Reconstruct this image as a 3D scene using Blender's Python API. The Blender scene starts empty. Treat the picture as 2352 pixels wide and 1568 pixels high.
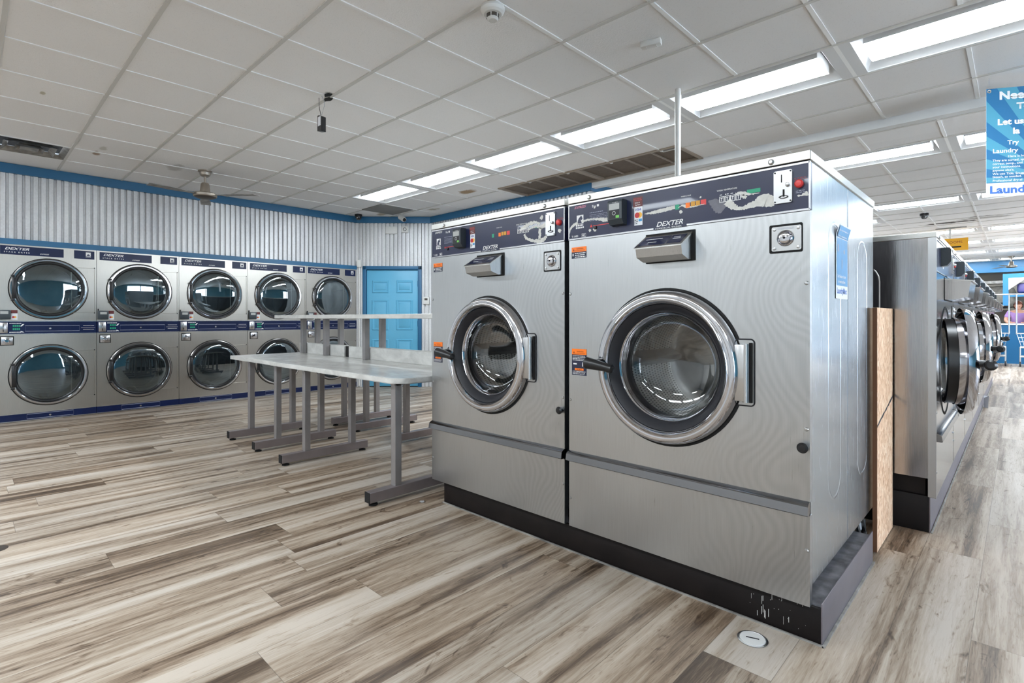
import bpy, bmesh, math, random
from math import sin, cos, pi, radians
from mathutils import Vector, Matrix
random.seed(7)
sc = bpy.context.scene
COL = sc.collection
CE = 2.903          # ceiling height
YAW = radians(43.84)

# ------------------------------------------------------------------ materials
def lin(c):
    out = []
    for v in c:
        v /= 255.0
        out.append(v / 12.92 if v <= 0.04045 else ((v + 0.055) / 1.055) ** 2.4)
    return (out[0], out[1], out[2], 1.0)

class NT:
    def __init__(s, name):
        s.m = bpy.data.materials.new(name); s.m.use_nodes = True
        s.t = s.m.node_tree; s.b = s.t.nodes['Principled BSDF']; s.out = s.t.nodes['Material Output']
    def n(s, kind, **kw):
        nd = s.t.nodes.new('ShaderNode' + kind)
        for k, v in kw.items(): setattr(nd, k, v)
        return nd
    def l(s, a, b): s.t.links.new(a, b)
    def val(s, nd, i, v):
        if hasattr(v, 'links') or hasattr(v, 'is_linked'): s.l(v, nd.inputs[i])
        else: nd.inputs[i].default_value = v
    def math(s, op, a, b=0.0, c=0.0):
        nd = s.n('Math', operation=op); s.val(nd, 0, a); s.val(nd, 1, b); s.val(nd, 2, c); return nd.outputs[0]
    def mix(s, f, a, b, bt='MIX'):
        nd = s.n('MixRGB', blend_type=bt); s.val(nd, 0, f); s.val(nd, 1, a); s.val(nd, 2, b); return nd.outputs[0]
    def ramp(s, f, stops):
        nd = s.n('ValToRGB'); s.l(f, nd.inputs[0]); e = nd.color_ramp.elements
        while len(e) < len(stops): e.new(0.5)
        for i, (p, c) in enumerate(stops):
            e[i].position = p; e[i].color = c if len(c) == 4 else (*c, 1)
        return nd.outputs[0]
    def obj(s): return s.n('TexCoord').outputs['Object']
    def mapping(s, v, scale=(1, 1, 1), loc=(0, 0, 0)):
        nd = s.n('Mapping'); s.l(v, nd.inputs[0]); nd.inputs['Scale'].default_value = scale; nd.inputs['Location'].default_value = loc
        return nd.outputs[0]
    def noise(s, v, scale=5, detail=3, rough=.5, dist=0.0):
        nd = s.n('TexNoise'); s.l(v, nd.inputs['Vector']); nd.inputs['Scale'].default_value = scale
        nd.inputs['Detail'].default_value = detail; nd.inputs['Roughness'].default_value = rough; nd.inputs['Distortion'].default_value = dist
        return nd.outputs['Fac']
    def bump(s, h, strength=.2, dist=.01):
        nd = s.n('Bump'); s.l(h, nd.inputs['Height']); nd.inputs['Strength'].default_value = strength; nd.inputs['Distance'].default_value = dist
        s.l(nd.outputs[0], s.b.inputs['Normal'])

def mat(name, rgb, rough=.5, metal=0.0, spec=.5, var=0.0, vscale=8, bump=0.0, bscale=200, stretch=(1, 1, 1), emit=0, coat=0):
    k = NT(name); b = k.b
    b.inputs['Base Color'].default_value = lin(rgb); b.inputs['Roughness'].default_value = rough
    b.inputs['Metallic'].default_value = metal; b.inputs['Specular IOR Level'].default_value = spec
    b.inputs['Coat Weight'].default_value = coat
    if emit:
        b.inputs['Emission Color'].default_value = lin(rgb); b.inputs['Emission Strength'].default_value = emit
    if var or bump:
        v = k.mapping(k.obj(), stretch)
        if var:
            f = k.noise(v, vscale, 4)
            c = lin(rgb); d = tuple(x * (1 - var) for x in c[:3]) + (1,); u = tuple(min(1, x * (1 + var * .6)) for x in c[:3]) + (1,)
            k.l(k.ramp(f, [(.3, d), (.7, u)]), b.inputs['Base Color'])
        if bump: k.bump(k.noise(v, bscale, 2), bump, .002)
    return k.m

def stainless(name, base=(.60, .60, .59), rough=.3, stretch=(60, 60, 1.2), wave=0.0, bstr=.06):
    k = NT(name); b = k.b
    v = k.obj()
    fine = k.noise(k.mapping(v, stretch), 6, 3)
    big = k.noise(k.mapping(v, (1.2, 1.2, .8)), 2.2, 3)
    lo = tuple(x * .90 for x in base) + (1,); hi = tuple(min(1, x * 1.07) for x in base) + (1,)
    f = k.math('ADD', k.math('MULTIPLY', fine, .45), k.math('MULTIPLY', big, .55))
    col = k.ramp(f, [(.32, lo), (.68, hi)])
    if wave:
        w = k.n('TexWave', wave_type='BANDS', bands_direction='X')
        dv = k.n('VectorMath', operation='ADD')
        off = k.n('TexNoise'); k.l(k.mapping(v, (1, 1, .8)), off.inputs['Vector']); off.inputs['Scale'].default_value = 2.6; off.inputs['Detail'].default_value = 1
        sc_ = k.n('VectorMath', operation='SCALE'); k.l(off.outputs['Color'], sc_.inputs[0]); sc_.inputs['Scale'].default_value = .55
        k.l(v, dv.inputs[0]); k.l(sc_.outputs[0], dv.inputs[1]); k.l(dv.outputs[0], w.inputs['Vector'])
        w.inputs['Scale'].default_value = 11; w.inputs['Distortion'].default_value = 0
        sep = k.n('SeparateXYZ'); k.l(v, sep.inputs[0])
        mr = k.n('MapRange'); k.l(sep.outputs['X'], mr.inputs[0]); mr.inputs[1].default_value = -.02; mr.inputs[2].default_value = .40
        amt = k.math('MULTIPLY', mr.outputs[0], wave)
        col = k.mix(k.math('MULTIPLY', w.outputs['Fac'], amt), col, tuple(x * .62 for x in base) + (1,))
    k.l(col, b.inputs['Base Color']); b.inputs['Metallic'].default_value = 1
    rr = k.n('MapRange'); k.l(fine, rr.inputs[0]); rr.inputs[3].default_value = rough - .05; rr.inputs[4].default_value = rough + .07
    k.l(rr.outputs[0], b.inputs['Roughness'])
    h = k.math('ADD', k.math('MULTIPLY', fine, .12), k.math('MULTIPLY', k.noise(v, 1.7, 1), 3.0))
    k.bump(h, bstr, .02)
    return k.m

M = {}
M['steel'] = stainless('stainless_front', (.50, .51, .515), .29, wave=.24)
M['steel_side'] = stainless('stainless_side', (.52, .565, .61), .24, (3, 60, 1.2), bstr=.02)
M['steel_lid'] = stainless('stainless_lid', (.52, .51, .48), .3, (1.5, 40, 40), bstr=.0)
M['steel_dryer'] = stainless('stainless_dryer', (.48, .455, .415), .30, bstr=.03)
M['steel_row'] = stainless('stainless_row', (.43, .41, .40), .14, (30, 30, 1.5), bstr=.03)
M['chrome'] = mat('chrome', (198, 198, 202), .09, 1)
M['chrome_brushed'] = mat('chrome_brushed', (190, 190, 190), .28, 1)
M['ledge'] = mat('ledge_steel', (128, 128, 130), .2, 1)
M['gasket'] = mat('dark_rubber', (42, 42, 46), .5, spec=.35)
M['black'] = mat('black_plastic', (22, 22, 24), .32)
M['blackmat'] = mat('black_matte', (14, 13, 13), .8)
M['navy'] = mat('navy_panel', (24, 31, 64), .28, var=.18, vscale=5, coat=.3)
M['navy2'] = mat('navy_dryer', (12, 26, 66), .3, var=.2, vscale=6, coat=.1, spec=.3)
M['silver'] = mat('silver_trim', (190, 190, 192), .25, 1)
M['white_ink'] = mat('white_ink', (226, 226, 226), .5)
M['grey_ink'] = mat('grey_ink', (150, 155, 172), .5)
M['worn'] = mat('worn_bare_patch', (205, 204, 198), .5, var=.12, vscale=60)
M['orange'] = mat('orange_label', (247, 122, 24), .4)
M['orange_d'] = mat('orange_dark_ink', (150, 62, 10), .4)
M['label_navy'] = mat('label_navy', (26, 32, 58), .4)
M['red'] = mat('red_plastic', (214, 58, 56), .3)
M['red_dark'] = mat('red_ink', (150, 34, 44), .4)
M['green'] = mat('green_ink', (24, 150, 112), .4)
M['amber'] = mat('amber_ink', (206, 148, 40), .4)
M['maroon'] = mat('maroon_label', (96, 34, 34), .4)
M['reader'] = mat('reader_slate', (52, 60, 66), .38)
M['screen'] = mat('reader_screen', (176, 178, 176), .15)
M['lime'] = mat('lime_sticker', (110, 190, 80), .4)
M['blue_visa'] = mat('visa_blue', (40, 56, 150), .4)
M['yellow_c'] = mat('yellow_circle', (236, 178, 60), .4)
M['red_c'] = mat('red_circle', (190, 40, 44), .4)
M['plinth'] = mat('plinth_dark_paint', (20, 14, 13), .6, spec=.25, var=.4, vscale=7, bump=.15, bscale=60)
M['plinth_grey'] = mat('plinth_grey_face', (110, 103, 108), .4, .15, var=.15, vscale=4)
M['dust'] = mat('dusty_plinth_top', (120, 120, 126), .8, var=.55, vscale=16, bump=.4, bscale=40)
M['trimblue'] = mat('blue_trim_paint', (36, 98, 138), .4, var=.08, vscale=3)
M['doorblue'] = mat('door_blue_paint', (92, 168, 202), .42, var=.04, vscale=4)
M['frameblue'] = mat('door_frame_blue', (26, 92, 132), .42)
M['counterblue'] = mat('counter_blue', (16, 94, 140), .4)
M['shelfblue'] = mat('shelf_blue', (48, 116, 160), .4)
M['white'] = mat('white_plastic', (214, 213, 209), .4)
M['whitepaint'] = mat('white_paint', (224, 225, 225), .55, var=.04)
M['gridmain'] = mat('ceiling_runner_grey', (208, 206, 201), .5)  # runners set greyer than the cross tees
M['gridwhite'] = mat('ceiling_grid_paint', (240, 240, 238), .42)
M['troffer'] = mat('troffer_white', (214, 214, 214), .5)
M['nickel'] = mat('brushed_nickel', (170, 160, 148), .35, .8)
M['fan_dark'] = mat('fan_dark', (70, 64, 58), .5)
M['legsteel'] = mat('table_leg_paint', (152, 148, 148), .38, .55, var=.08, vscale=10)
M['footsteel'] = mat('table_foot_paint', (140, 130, 130), .42, .5, var=.08, vscale=10)
M['brown'] = mat('brown_grille', (100, 86, 72), .7, var=.15, vscale=30, bump=.5, bscale=500)
M['browntrim'] = mat('grille_trim', (150, 136, 120), .5)
M['perf'] = mat('perforated_grey', (126, 124, 120), .6, bump=.4, bscale=700)
M['dirty'] = mat('dirty_metal', (150, 147, 142), .5, .3, var=.5, vscale=14)
M['yellow'] = mat('yellow_sign', (228, 164, 10), .5)
M['signred'] = mat('sign_brown_ink', (150, 70, 10), .5)
M['skin'] = mat('skin', (205, 150, 124), .5)
M['hair'] = mat('auburn_hair', (124, 66, 40), .5, var=.3, vscale=40)
M['lilac'] = mat('lilac_cloth', (166, 128, 186), .8, var=.1)
M['jeans'] = mat('dark_trousers', (46, 50, 66), .8)
M['bag'] = mat('grey_bag', (130, 126, 118), .8, var=.3, vscale=14)
M['bagwhite'] = mat('pale_bag', (190, 192, 186), .6, var=.15, vscale=9)
M['orangecloth'] = mat('orange_cloth', (206, 84, 36), .8, var=.3, vscale=20)
M['darkwall'] = mat('far_wall_paint', (120, 114, 104), .7, var=.08, vscale=2)
M['paper'] = mat('white_card', (226, 228, 232), .6)
M['drainbrown'] = mat('drain_brown', (46, 34, 24), .6, var=.4, vscale=60)
M['purple'] = mat('violet_pack', (86, 78, 130), .5)

def corrugated():
    k = NT('corrugated_galvanised'); b = k.b
    v = k.obj()
    f = k.noise(v, 40, 4, .7); g = k.noise(k.mapping(v, (.8, .8, .3)), 3, 3)
    s = k.math('ADD', k.math('MULTIPLY', f, .3), k.math('MULTIPLY', g, .7))
    k.l(k.ramp(s, [(.35, lin((184, 184, 186))), (.65, lin((224, 224, 224)))]), b.inputs['Base Color'])
    b.inputs['Metallic'].default_value = .25; b.inputs['Roughness'].default_value = .42
    return k.m
M['corr'] = corrugated()

def laminate():
    k = NT('grey_laminate'); b = k.b
    v = k.obj()
    f = k.noise(k.mapping(v, (1, 2.2, 2)), 5, 6, .65, .6)
    k.l(k.ramp(f, [(.25, lin((176, 175, 172))), (.6, lin((208, 207, 203))), (.8, lin((222, 221, 218)))]), b.inputs['Base Color'])
    b.inputs['Roughness'].default_value = .24
    return k.m
M['lam'] = laminate()

def osb():
    k = NT('osb_board'); b = k.b
    v = k.obj()
    dn = k.n('TexNoise'); k.l(v, dn.inputs['Vector']); dn.inputs['Scale'].default_value = 14
    dv = k.n('VectorMath', operation='MULTIPLY_ADD'); k.l(dn.outputs['Color'], dv.inputs[0]); dv.inputs[1].default_value = (.05, .05, .05); k.l(v, dv.inputs[2])
    vo = k.n('TexVoronoi'); k.l(k.mapping(dv.outputs[0], (70, 70, 22)), vo.inputs['Vector']); vo.inputs['Scale'].default_value = 1.6
    f = k.noise(k.mapping(v, (60, 60, 14)), 3, 4, .7, 1.5)
    s = k.math('ADD', k.math('MULTIPLY', vo.outputs['Color'], .55), k.math('MULTIPLY', f, .45))
    k.l(k.ramp(s, [(.2, lin((176, 126, 90))), (.45, lin((224, 182, 146))), (.62, lin((238, 204, 170))), (.8, lin((250, 232, 208)))]), b.inputs['Base Color'])
    b.inputs['Roughness'].default_value = .7; k.bump(f, .3, .003)
    return k.m
M['osb'] = osb()

def floor_mat():
    k = NT('oak_vinyl_planks'); b = k.b
    W, Ln = .225, 1.50
    sep = k.n('SeparateXYZ'); k.l(k.obj(), sep.inputs[0])
    x = k.math('DIVIDE', k.math('ADD', sep.outputs['X'], 20.0 + .376 - .225 * 88), W)
    ix = k.math('FLOOR', x); fx = k.math('FRACT', x)
    wn = k.n('TexWhiteNoise', noise_dimensions='1D'); k.l(ix, wn.inputs['W'])
    y = k.math('DIVIDE', k.math('ADD', sep.outputs['Y'], k.math('MULTIPLY', wn.outputs['Value'], 7.3)), Ln)
    iy = k.math('FLOOR', y); fy = k.math('FRACT', y)
    cmb = k.n('CombineXYZ'); k.l(ix, cmb.inputs[0]); k.l(iy, cmb.inputs[1])
    wn2 = k.n('TexWhiteNoise', noise_dimensions='2D'); k.l(cmb.outputs[0], wn2.inputs['Vector'])
    pid = wn2.outputs['Value']
    # grain coordinates: shifted per plank
    def coords(sx, sy, off):
        c = k.n('CombineXYZ')
        k.l(k.math('ADD', k.math('MULTIPLY', sep.outputs['X'], sx), k.math('MULTIPLY', pid, off)), c.inputs[0])
        k.l(k.math('ADD', k.math('MULTIPLY', sep.outputs['Y'], sy), k.math('MULTIPLY', wn2.outputs['Color'], off * 1.7)), c.inputs[1])
        k.l(k.math('MULTIPLY', pid, 53.0), c.inputs[2])
        return c.outputs[0]
    band = k.noise(coords(10.5, .40, 37.), 1.0, 2.5, .55, .5)       # broad light and dark streaks along the plank
    grain = k.noise(coords(46, 3.2, 51.), 1.0, 6, .68, 1.2)        # medium grain
    fine = k.noise(coords(210, 9, 91.), 1.0, 3, .6)               # fine pores
    knot = k.noise(coords(9, 3.0, 23.), 1.0, 3, .6, 2.2)
    s = k.math('ADD', k.math('MULTIPLY', band, 1.12), k.math('MULTIPLY', grain, .52))
    s = k.math('ADD', s, k.math('MULTIPLY', k.math('SUBTRACT', fine, .5), .24))
    s = k.math('ADD', s, k.math('MULTIPLY', k.math('SUBTRACT', pid, .5), .15))
    fleck = k.noise(coords(120, 14, 71.), 1.0, 2, .6, .4)
    fl = k.n('MapRange'); k.l(fleck, fl.inputs[0]); fl.inputs[1].default_value = .60; fl.inputs[2].default_value = .72; fl.inputs[4].default_value = .16
    s = k.math('SUBTRACT', s, k.math('MULTIPLY', fl.outputs[0], k.math('MULTIPLY', band, 1.3)))
    kn = k.n('MapRange'); k.l(knot, kn.inputs[0]); kn.inputs[1].default_value = .62; kn.inputs[2].default_value = .74; kn.inputs[4].default_value = .22
    s = k.math('SUBTRACT', s, kn.outputs[0])
    s = k.math('SUBTRACT', s, .265)
    col = k.ramp(s, [(.19, lin((54, 42, 32))), (.35, lin((90, 74, 59))), (.48, lin((136, 119, 101))), (.61, lin((168, 154, 137))), (.80, lin((190, 180, 167)))])
    tint = k.ramp(wn2.outputs['Color'], [(.0, lin((255, 250, 246))), (1, lin((244, 246, 250)))])
    col = k.mix(1.0, col, tint, 'MULTIPLY')
    ex = k.math('MULTIPLY', k.math('MINIMUM', fx, k.math('SUBTRACT', 1.0, fx)), W)
    ey = k.math('MULTIPLY', k.math('MINIMUM', fy, k.math('SUBTRACT', 1.0, fy)), Ln)
    seam = k.math('LESS_THAN', k.math('MINIMUM', ex, ey), .0011)
    col = k.mix(k.math('MULTIPLY', seam, .55), col, lin((70, 60, 52)))
    k.l(col, b.inputs['Base Color'])
    rr = k.n('MapRange'); k.l(grain, rr.inputs[0]); rr.inputs[3].default_value = .36; rr.inputs[4].default_value = .52
    k.l(rr.outputs[0], b.inputs['Roughness']); b.inputs['Specular IOR Level'].default_value = .4
    k.bump(k.math('SUBTRACT', k.math('ADD', k.math('MULTIPLY', grain, .35), k.math('MULTIPLY', fine, .35)), k.math('MULTIPLY', seam, .6)), .12, .003)
    return k.m
M['floor'] = floor_mat()

def ceil_mat():
    k = NT('ceiling_tile'); b = k.b
    v = k.obj(); sep = k.n('SeparateXYZ'); k.l(v, sep.inputs[0])
    c = k.n('CombineXYZ')
    k.l(k.math('FLOOR', k.math('DIVIDE', k.math('ADD', sep.outputs['X'], 3.894), .61)), c.inputs[0])
    k.l(k.math('FLOOR', k.math('DIVIDE', k.math('SUBTRACT', sep.outputs['Y'], .167), .61)), c.inputs[1])
    wn = k.n('TexWhiteNoise', noise_dimensions='2D'); k.l(c.outputs[0], wn.inputs['Vector'])
    col = k.ramp(wn.outputs['Value'], [(0, lin((238, 237, 236))), (1, lin((244, 243, 242)))])
    n1 = k.noise(v, 9, 4, .6, .5)
    col = k.mix(k.math('MULTIPLY', k.math('GREATER_THAN', k.noise(v, 160, 2), .66), .15), col, lin((150, 148, 144)))
    # water stains and grime with shapes of their own
    stains = [(-6.99, .98, .13, (150, 120, 92), .8, .30), (-6.75, 1.0, .12, (170, 168, 150), .5, .35), (-5.46, 4.80, .20, (150, 118, 70), .85, .55), (-6.72, 5.2, .13, (170, 160, 130), .7, .6),
              (-7.62, 4.85, .22, (150, 130, 96), .7, .5), (-5.42, .43, .05, (168, 160, 130), .7, .4), (-.9, 12.4, .55, (60, 55, 50), .95, .22), (-.95, 17.2, .5, (80, 66, 58), .9, .22),
              (-.85, 20.9, .5, (80, 66, 58), .9, .22), (-1.2, 5.6, .01, (90, 88, 84), .6, .5), (-.45, 12.2, .5, (140, 138, 132), .7, .3), (-.35, 17.0, .5, (140, 136, 130), .5, .3), (-7.0, 1.7, .2, (160, 158, 152), .5, .5), (-.5, 12.0, .25, (70, 64, 58), .8, .3)]
    for (sx, sy, r, rgb, a, asp) in stains:
        d = k.math('SQRT', k.math('ADD', k.math('POWER', k.math('SUBTRACT', sep.outputs['X'], sx), 2.0), k.math('POWER', k.math('DIVIDE', k.math('SUBTRACT', sep.outputs['Y'], sy), max(asp, .2)), 2.0)))
        f = k.math('SUBTRACT', 1.0, k.math('DIVIDE', d, r))
        f = k.math('ADD', f, k.math('MULTIPLY', k.math('SUBTRACT', n1, .5), 1.6))
        mr = k.n('MapRange'); k.l(f, mr.inputs[0]); mr.inputs[1].default_value = .12; mr.inputs[2].default_value = .5; mr.inputs[4].default_value = a
        inside = k.math('LESS_THAN', d, r * 1.15)
        col = k.mix(k.math('MULTIPLY', mr.outputs[0], inside), col, lin(rgb))
    k.l(col, b.inputs['Base Color']); b.inputs['Roughness'].default_value = .85; b.inputs['Specular IOR Level'].default_value = .2
    tex = k.math('MULTIPLY', k.noise(v, 120, 2), k.math('ADD', .25, k.math('GREATER_THAN', wn.outputs['Value'], .72)))
    k.bump(tex, .35, .006)
    return k.m
M['ceil'] = ceil_mat()

def glass(name, tint, gl, rough=.02, blend=.35, gcol=(1, 1, 1)):
    m = bpy.data.materials.new(name); m.use_nodes = True; t = m.node_tree; t.nodes.remove(t.nodes['Principled BSDF'])
    o = t.nodes['Material Output']
    tr = t.nodes.new('ShaderNodeBsdfTransparent'); tr.inputs[0].default_value = (*tint, 1)
    g = t.nodes.new('ShaderNodeBsdfGlossy'); g.inputs['Roughness'].default_value = rough; g.inputs['Color'].default_value = (*gcol, 1)
    lw = t.nodes.new('ShaderNodeLayerWeight'); lw.inputs[0].default_value = blend
    mm = t.nodes.new('ShaderNodeMapRange'); mm.inputs[3].default_value = gl; mm.inputs[4].default_value = .9
    mx = t.nodes.new('ShaderNodeMixShader')
    t.links.new(lw.outputs['Facing'], mm.inputs[0]); t.links.new(mm.outputs[0], mx.inputs[0]); t.links.new(tr.outputs[0], mx.inputs[1]); t.links.new(g.outputs[0], mx.inputs[2]); t.links.new(mx.outputs[0], o.inputs[0])
    return m
M['bowl'] = glass('door_glass_bowl', (.90, .91, .90), .05, .02, .22)
M['dglass'] = glass('dryer_door_glass', (.50, .58, .60), .17, .012, .22, (.80, .93, 1.0))
M['wglass'] = glass('window_glass', (.95, .97, .97), .05)

def drum():
    k = NT('perforated_drum'); b = k.b
    uv = k.n('TexCoord').outputs['UV']; sep = k.n('SeparateXYZ'); k.l(uv, sep.inputs[0])
    a = k.math('MULTIPLY', sep.outputs['X'], 132.0); h = k.math('MULTIPLY', sep.outputs['Y'], 64.0)
    odd = k.math('MULTIPLY', k.math('FLOORED_MODULO', k.math('FLOOR', h), 2.0), .5)
    fa = k.math('SUBTRACT', k.math('FRACT', k.math('ADD', a, odd)), .5); fh = k.math('SUBTRACT', k.math('FRACT', h), .5)
    d = k.math('SQRT', k.math('ADD', k.math('MULTIPLY', fa, fa), k.math('MULTIPLY', fh, fh)))
    hole = k.math('LESS_THAN', d, .27)
    k.l(k.mix(hole, (.62, .62, .61, 1), (.02, .02, .02, 1)), b.inputs['Base Color'])
    k.l(k.math('SUBTRACT', 1.0, hole), b.inputs['Metallic']); b.inputs['Roughness'].default_value = .3
    return k.m
M['drum'] = drum()
M['drumback'] = mat('drum_back_steel', (150, 150, 150), .34, 1, var=.15)
M['drumdark'] = mat('dryer_drum_steel', (128, 130, 132), .45, .8, var=.2, vscale=6)

def lamp_mat():
    m = bpy.data.materials.new('fluorescent_lens'); m.use_nodes = True; t = m.node_tree; t.nodes.remove(t.nodes['Principled BSDF'])
    e = t.nodes.new('ShaderNodeEmission'); e.inputs[0].default_value = (.85, .935, 1, 1); e.inputs[1].default_value = LAMP
    t.links.new(e.outputs[0], t.nodes['Material Output'].inputs[0]); return m
LAMP = 8.8
M['lamp'] = lamp_mat()

def poster_mat():
    k = NT('poster_sunburst'); b = k.b
    sep = k.n('SeparateXYZ'); k.l(k.obj(), sep.inputs[0])
    ang = k.math('ARCTAN2', k.math('SUBTRACT', sep.outputs['Z'], -.30), k.math('SUBTRACT', sep.outputs['X'], .45))
    w = k.math('GREATER_THAN', k.math('FRACT', k.math('MULTIPLY', ang, 3.6)), .52)
    k.l(k.mix(w, lin((74, 150, 176)), lin((32, 108, 154))), b.inputs['Base Color']); b.inputs['Roughness'].default_value = .45
    return k.m
M['burst'] = poster_mat()
M['posterblue'] = mat('poster_blue', (48, 140, 196), .35, var=.1, vscale=20)
M['posterwhite'] = mat('poster_white', (224, 228, 232), .4)
M['posterink'] = mat('poster_ink', (60, 108, 186), .5)

# ------------------------------------------------------------------ mesh helpers
def NB(): 
    bm = bmesh.new(); bm.loops.layers.uv.new('UVMap'); return bm
def box(bm, x0, x1, y0, y1, z0, z1, bev=0.0, seg=2):
    vs = [bm.verts.new((x, y, z)) for x in (x0, x1) for y in (y0, y1) for z in (z0, z1)]
    fs = [bm.faces.new([vs[i] for i in q]) for q in ((0, 1, 3, 2), (4, 6, 7, 5), (0, 4, 5, 1), (2, 3, 7, 6), (0, 2, 6, 4), (1, 5, 7, 3))]
    if bev:
        es = {e for f in fs for e in f.edges}
        bmesh.ops.bevel(bm, geom=list(es), offset=bev, segments=seg, profile=.5, affect='EDGES')
def openbox(bm, x0, x1, y0, y1, z0, z1):
    vs = [bm.verts.new((x, y, z)) for x in (x0, x1) for y in (y0, y1) for z in (z0, z1)]
    for q in ((0, 1, 3, 2), (4, 6, 7, 5), (2, 3, 7, 6), (0, 2, 6, 4), (1, 5, 7, 3)): bm.faces.new([vs[i] for i in q])
def poly(bm, pts):
    return bm.faces.new([bm.verts.new(p) for p in pts])
def prism(bm, pts, axis, a, b):
    """extrude a 2D outline along an axis: 'X' pts are (y,z); 'Y' pts are (x,z); 'Z' pts are (x,y)"""
    def P(p, t):
        return {'X': (t, p[0], p[1]), 'Y': (p[0], t, p[1]), 'Z': (p[0], p[1], t)}[axis]
    A = [bm.verts.new(P(p, a)) for p in pts]; B = [bm.verts.new(P(p, b)) for p in pts]
    n = len(pts)
    for i in range(n): bm.faces.new((A[i], A[(i + 1) % n], B[(i + 1) % n], B[i]))
    bm.faces.new(A); bm.faces.new(B[::-1])
def lathe(bm, prof, c=(0, 0, 0), axis='Y', n=56, close=False):
    uvl = bm.loops.layers.uv.verify()
    rings = []
    for r, h in prof:
        if r < 1e-6:
            p = {'Y': (c[0], c[1] + h, c[2]), 'Z': (c[0], c[1], c[2] + h), 'X': (c[0] + h, c[1], c[2])}[axis]
            rings.append([bm.verts.new(p)])
        else:
            ring = []
            for i in range(n):
                a = 2 * pi * i / n; u, w = r * cos(a), r * sin(a)
                p = {'Y': (c[0] + u, c[1] + h, c[2] + w), 'Z': (c[0] + u, c[1] + w, c[2] + h), 'X': (c[0] + h, c[1] + u, c[2] + w)}[axis]
                ring.append(bm.verts.new(p))
            rings.append(ring)
    m = len(rings)
    for j in range(m - 1):
        A, B = rings[j], rings[j + 1]
        for i in range(n):
            k = (i + 1) % n
            if len(A) == 1 and len(B) == 1: continue
            if len(A) == 1: q = [A[0], B[i], B[k]]; t = [(i / n, j / m), (i / n, (j + 1) / m), ((i + 1) / n, (j + 1) / m)]
            elif len(B) == 1: q = [A[i], B[0], A[k]]; t = [(i / n, j / m), (i / n, (j + 1) / m), ((i + 1) / n, j / m)]
            else: q = [A[i], B[i], B[k], A[k]]; t = [(i / n, j / m), (i / n, (j + 1) / m), ((i + 1) / n, (j + 1) / m), ((i + 1) / n, j / m)]
            f = bm.faces.new(q)
            for lp, uv in zip(f.loops, t): lp[uvl].uv = uv
    if close:
        A, B = rings[-1], rings[0]
        for i in range(n): bm.faces.new([A[i], B[i], B[(i + 1) % n], A[(i + 1) % n]])
def tube(bm, pts, rad, n=10, cap=True):
    pts = [Vector(p) for p in pts]; N = len(pts)
    rads = rad if isinstance(rad, (list, tuple)) else [rad] * N
    rings = []
    for i, p in enumerate(pts):
        d = (pts[min(i + 1, N - 1)] - pts[max(i - 1, 0)]).normalized()
        up = Vector((0, 0, 1)) if abs(d.z) < .9 else Vector((1, 0, 0))
        s = d.cross(up).normalized(); u = s.cross(d).normalized()
        rings.append([bm.verts.new(p + rads[i] * (cos(2 * pi * k / n) * s + sin(2 * pi * k / n) * u)) for k in range(n)])
    for a, b in zip(rings, rings[1:]):
        for k in range(n): bm.faces.new((a[k], a[(k + 1) % n], b[(k + 1) % n], b[k]))
    if cap: bm.faces.new(rings[0][::-1]); bm.faces.new(rings[-1])
def disc(bm, x, y, z, r, h, axis='Y', n=20, dome=0.0):
    lathe(bm, [(0, h - dome * 0), (r * .7, h + dome * .5 if dome else h), (r, h * .6), (r, 0)], (x, y, z), axis, n)
def plate_hole(bm, x0, x1, z0, z1, cx, cz, r, y0, y1, n=64):
    angs = sorted([2 * pi * i / n for i in range(n)] + [math.atan2(z - cz, x - cx) % (2 * pi) for x in (x0, x1) for z in (z0, z1)])
    inn, outr, back = [], [], []
    for a in angs:
        dx, dz = cos(a), sin(a)
        t = min([(x1 - cx) / dx if dx > 1e-9 else 1e9, (x0 - cx) / dx if dx < -1e-9 else 1e9, (z1 - cz) / dz if dz > 1e-9 else 1e9, (z0 - cz) / dz if dz < -1e-9 else 1e9])
        outr.append(bm.verts.new((cx + dx * t, y0, cz + dz * t))); inn.append(bm.verts.new((cx + dx * r, y0, cz + dz * r))); back.append(bm.verts.new((cx + dx * r, y1, cz + dz * r)))
    ob = [bm.verts.new((v.co.x, y1, v.co.z)) for v in outr]
    k = len(angs)
    for i in range(k):
        j = (i + 1) % k
        bm.faces.new((outr[i], outr[j], inn[j], inn[i])); bm.faces.new((inn[i], inn[j], back[j], back[i])); bm.faces.new((outr[j], outr[i], ob[i], ob[j]))
def rrect(x0, x1, z0, z1, r, n=5):
    pts = []
    for cx, cz, a0 in ((x1 - r, z1 - r, 0), (x0 + r, z1 - r, 90), (x0 + r, z0 + r, 180), (x1 - r, z0 + r, 270)):
        for i in range(n + 1):
            a = radians(a0 + 90 * i / n); pts.append((cx + r * cos(a), cz + r * sin(a)))
    return pts
def loopline(bm, pts, w, y0, y1, axis='Y'):
    """closed raised line following an outline"""
    n = len(pts); c = Vector((sum(p[0] for p in pts) / n, sum(p[1] for p in pts) / n))
    def P(p, t): return (p[0], t, p[1]) if axis == 'Y' else (t, p[0], p[1])
    A, B, Cc, D = [], [], [], []
    for i, p in enumerate(pts):
        p0, p1 = Vector(pts[i - 1]), Vector(pts[(i + 1) % n]); d = (p1 - p0).normalized(); nn = Vector((-d.y, d.x)) * w / 2
        q = Vector(p)
        A.append(bm.verts.new(P(q - nn, y1))); B.append(bm.verts.new(P(q - nn * .4, y0))); Cc.append(bm.verts.new(P(q + nn * .4, y0))); D.append(bm.verts.new(P(q + nn, y1)))
    for i in range(n):
        j = (i + 1) % n
        for a, b in ((A, B), (B, Cc), (Cc, D)): bm.faces.new((a[i], a[j], b[j], b[i]))

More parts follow.
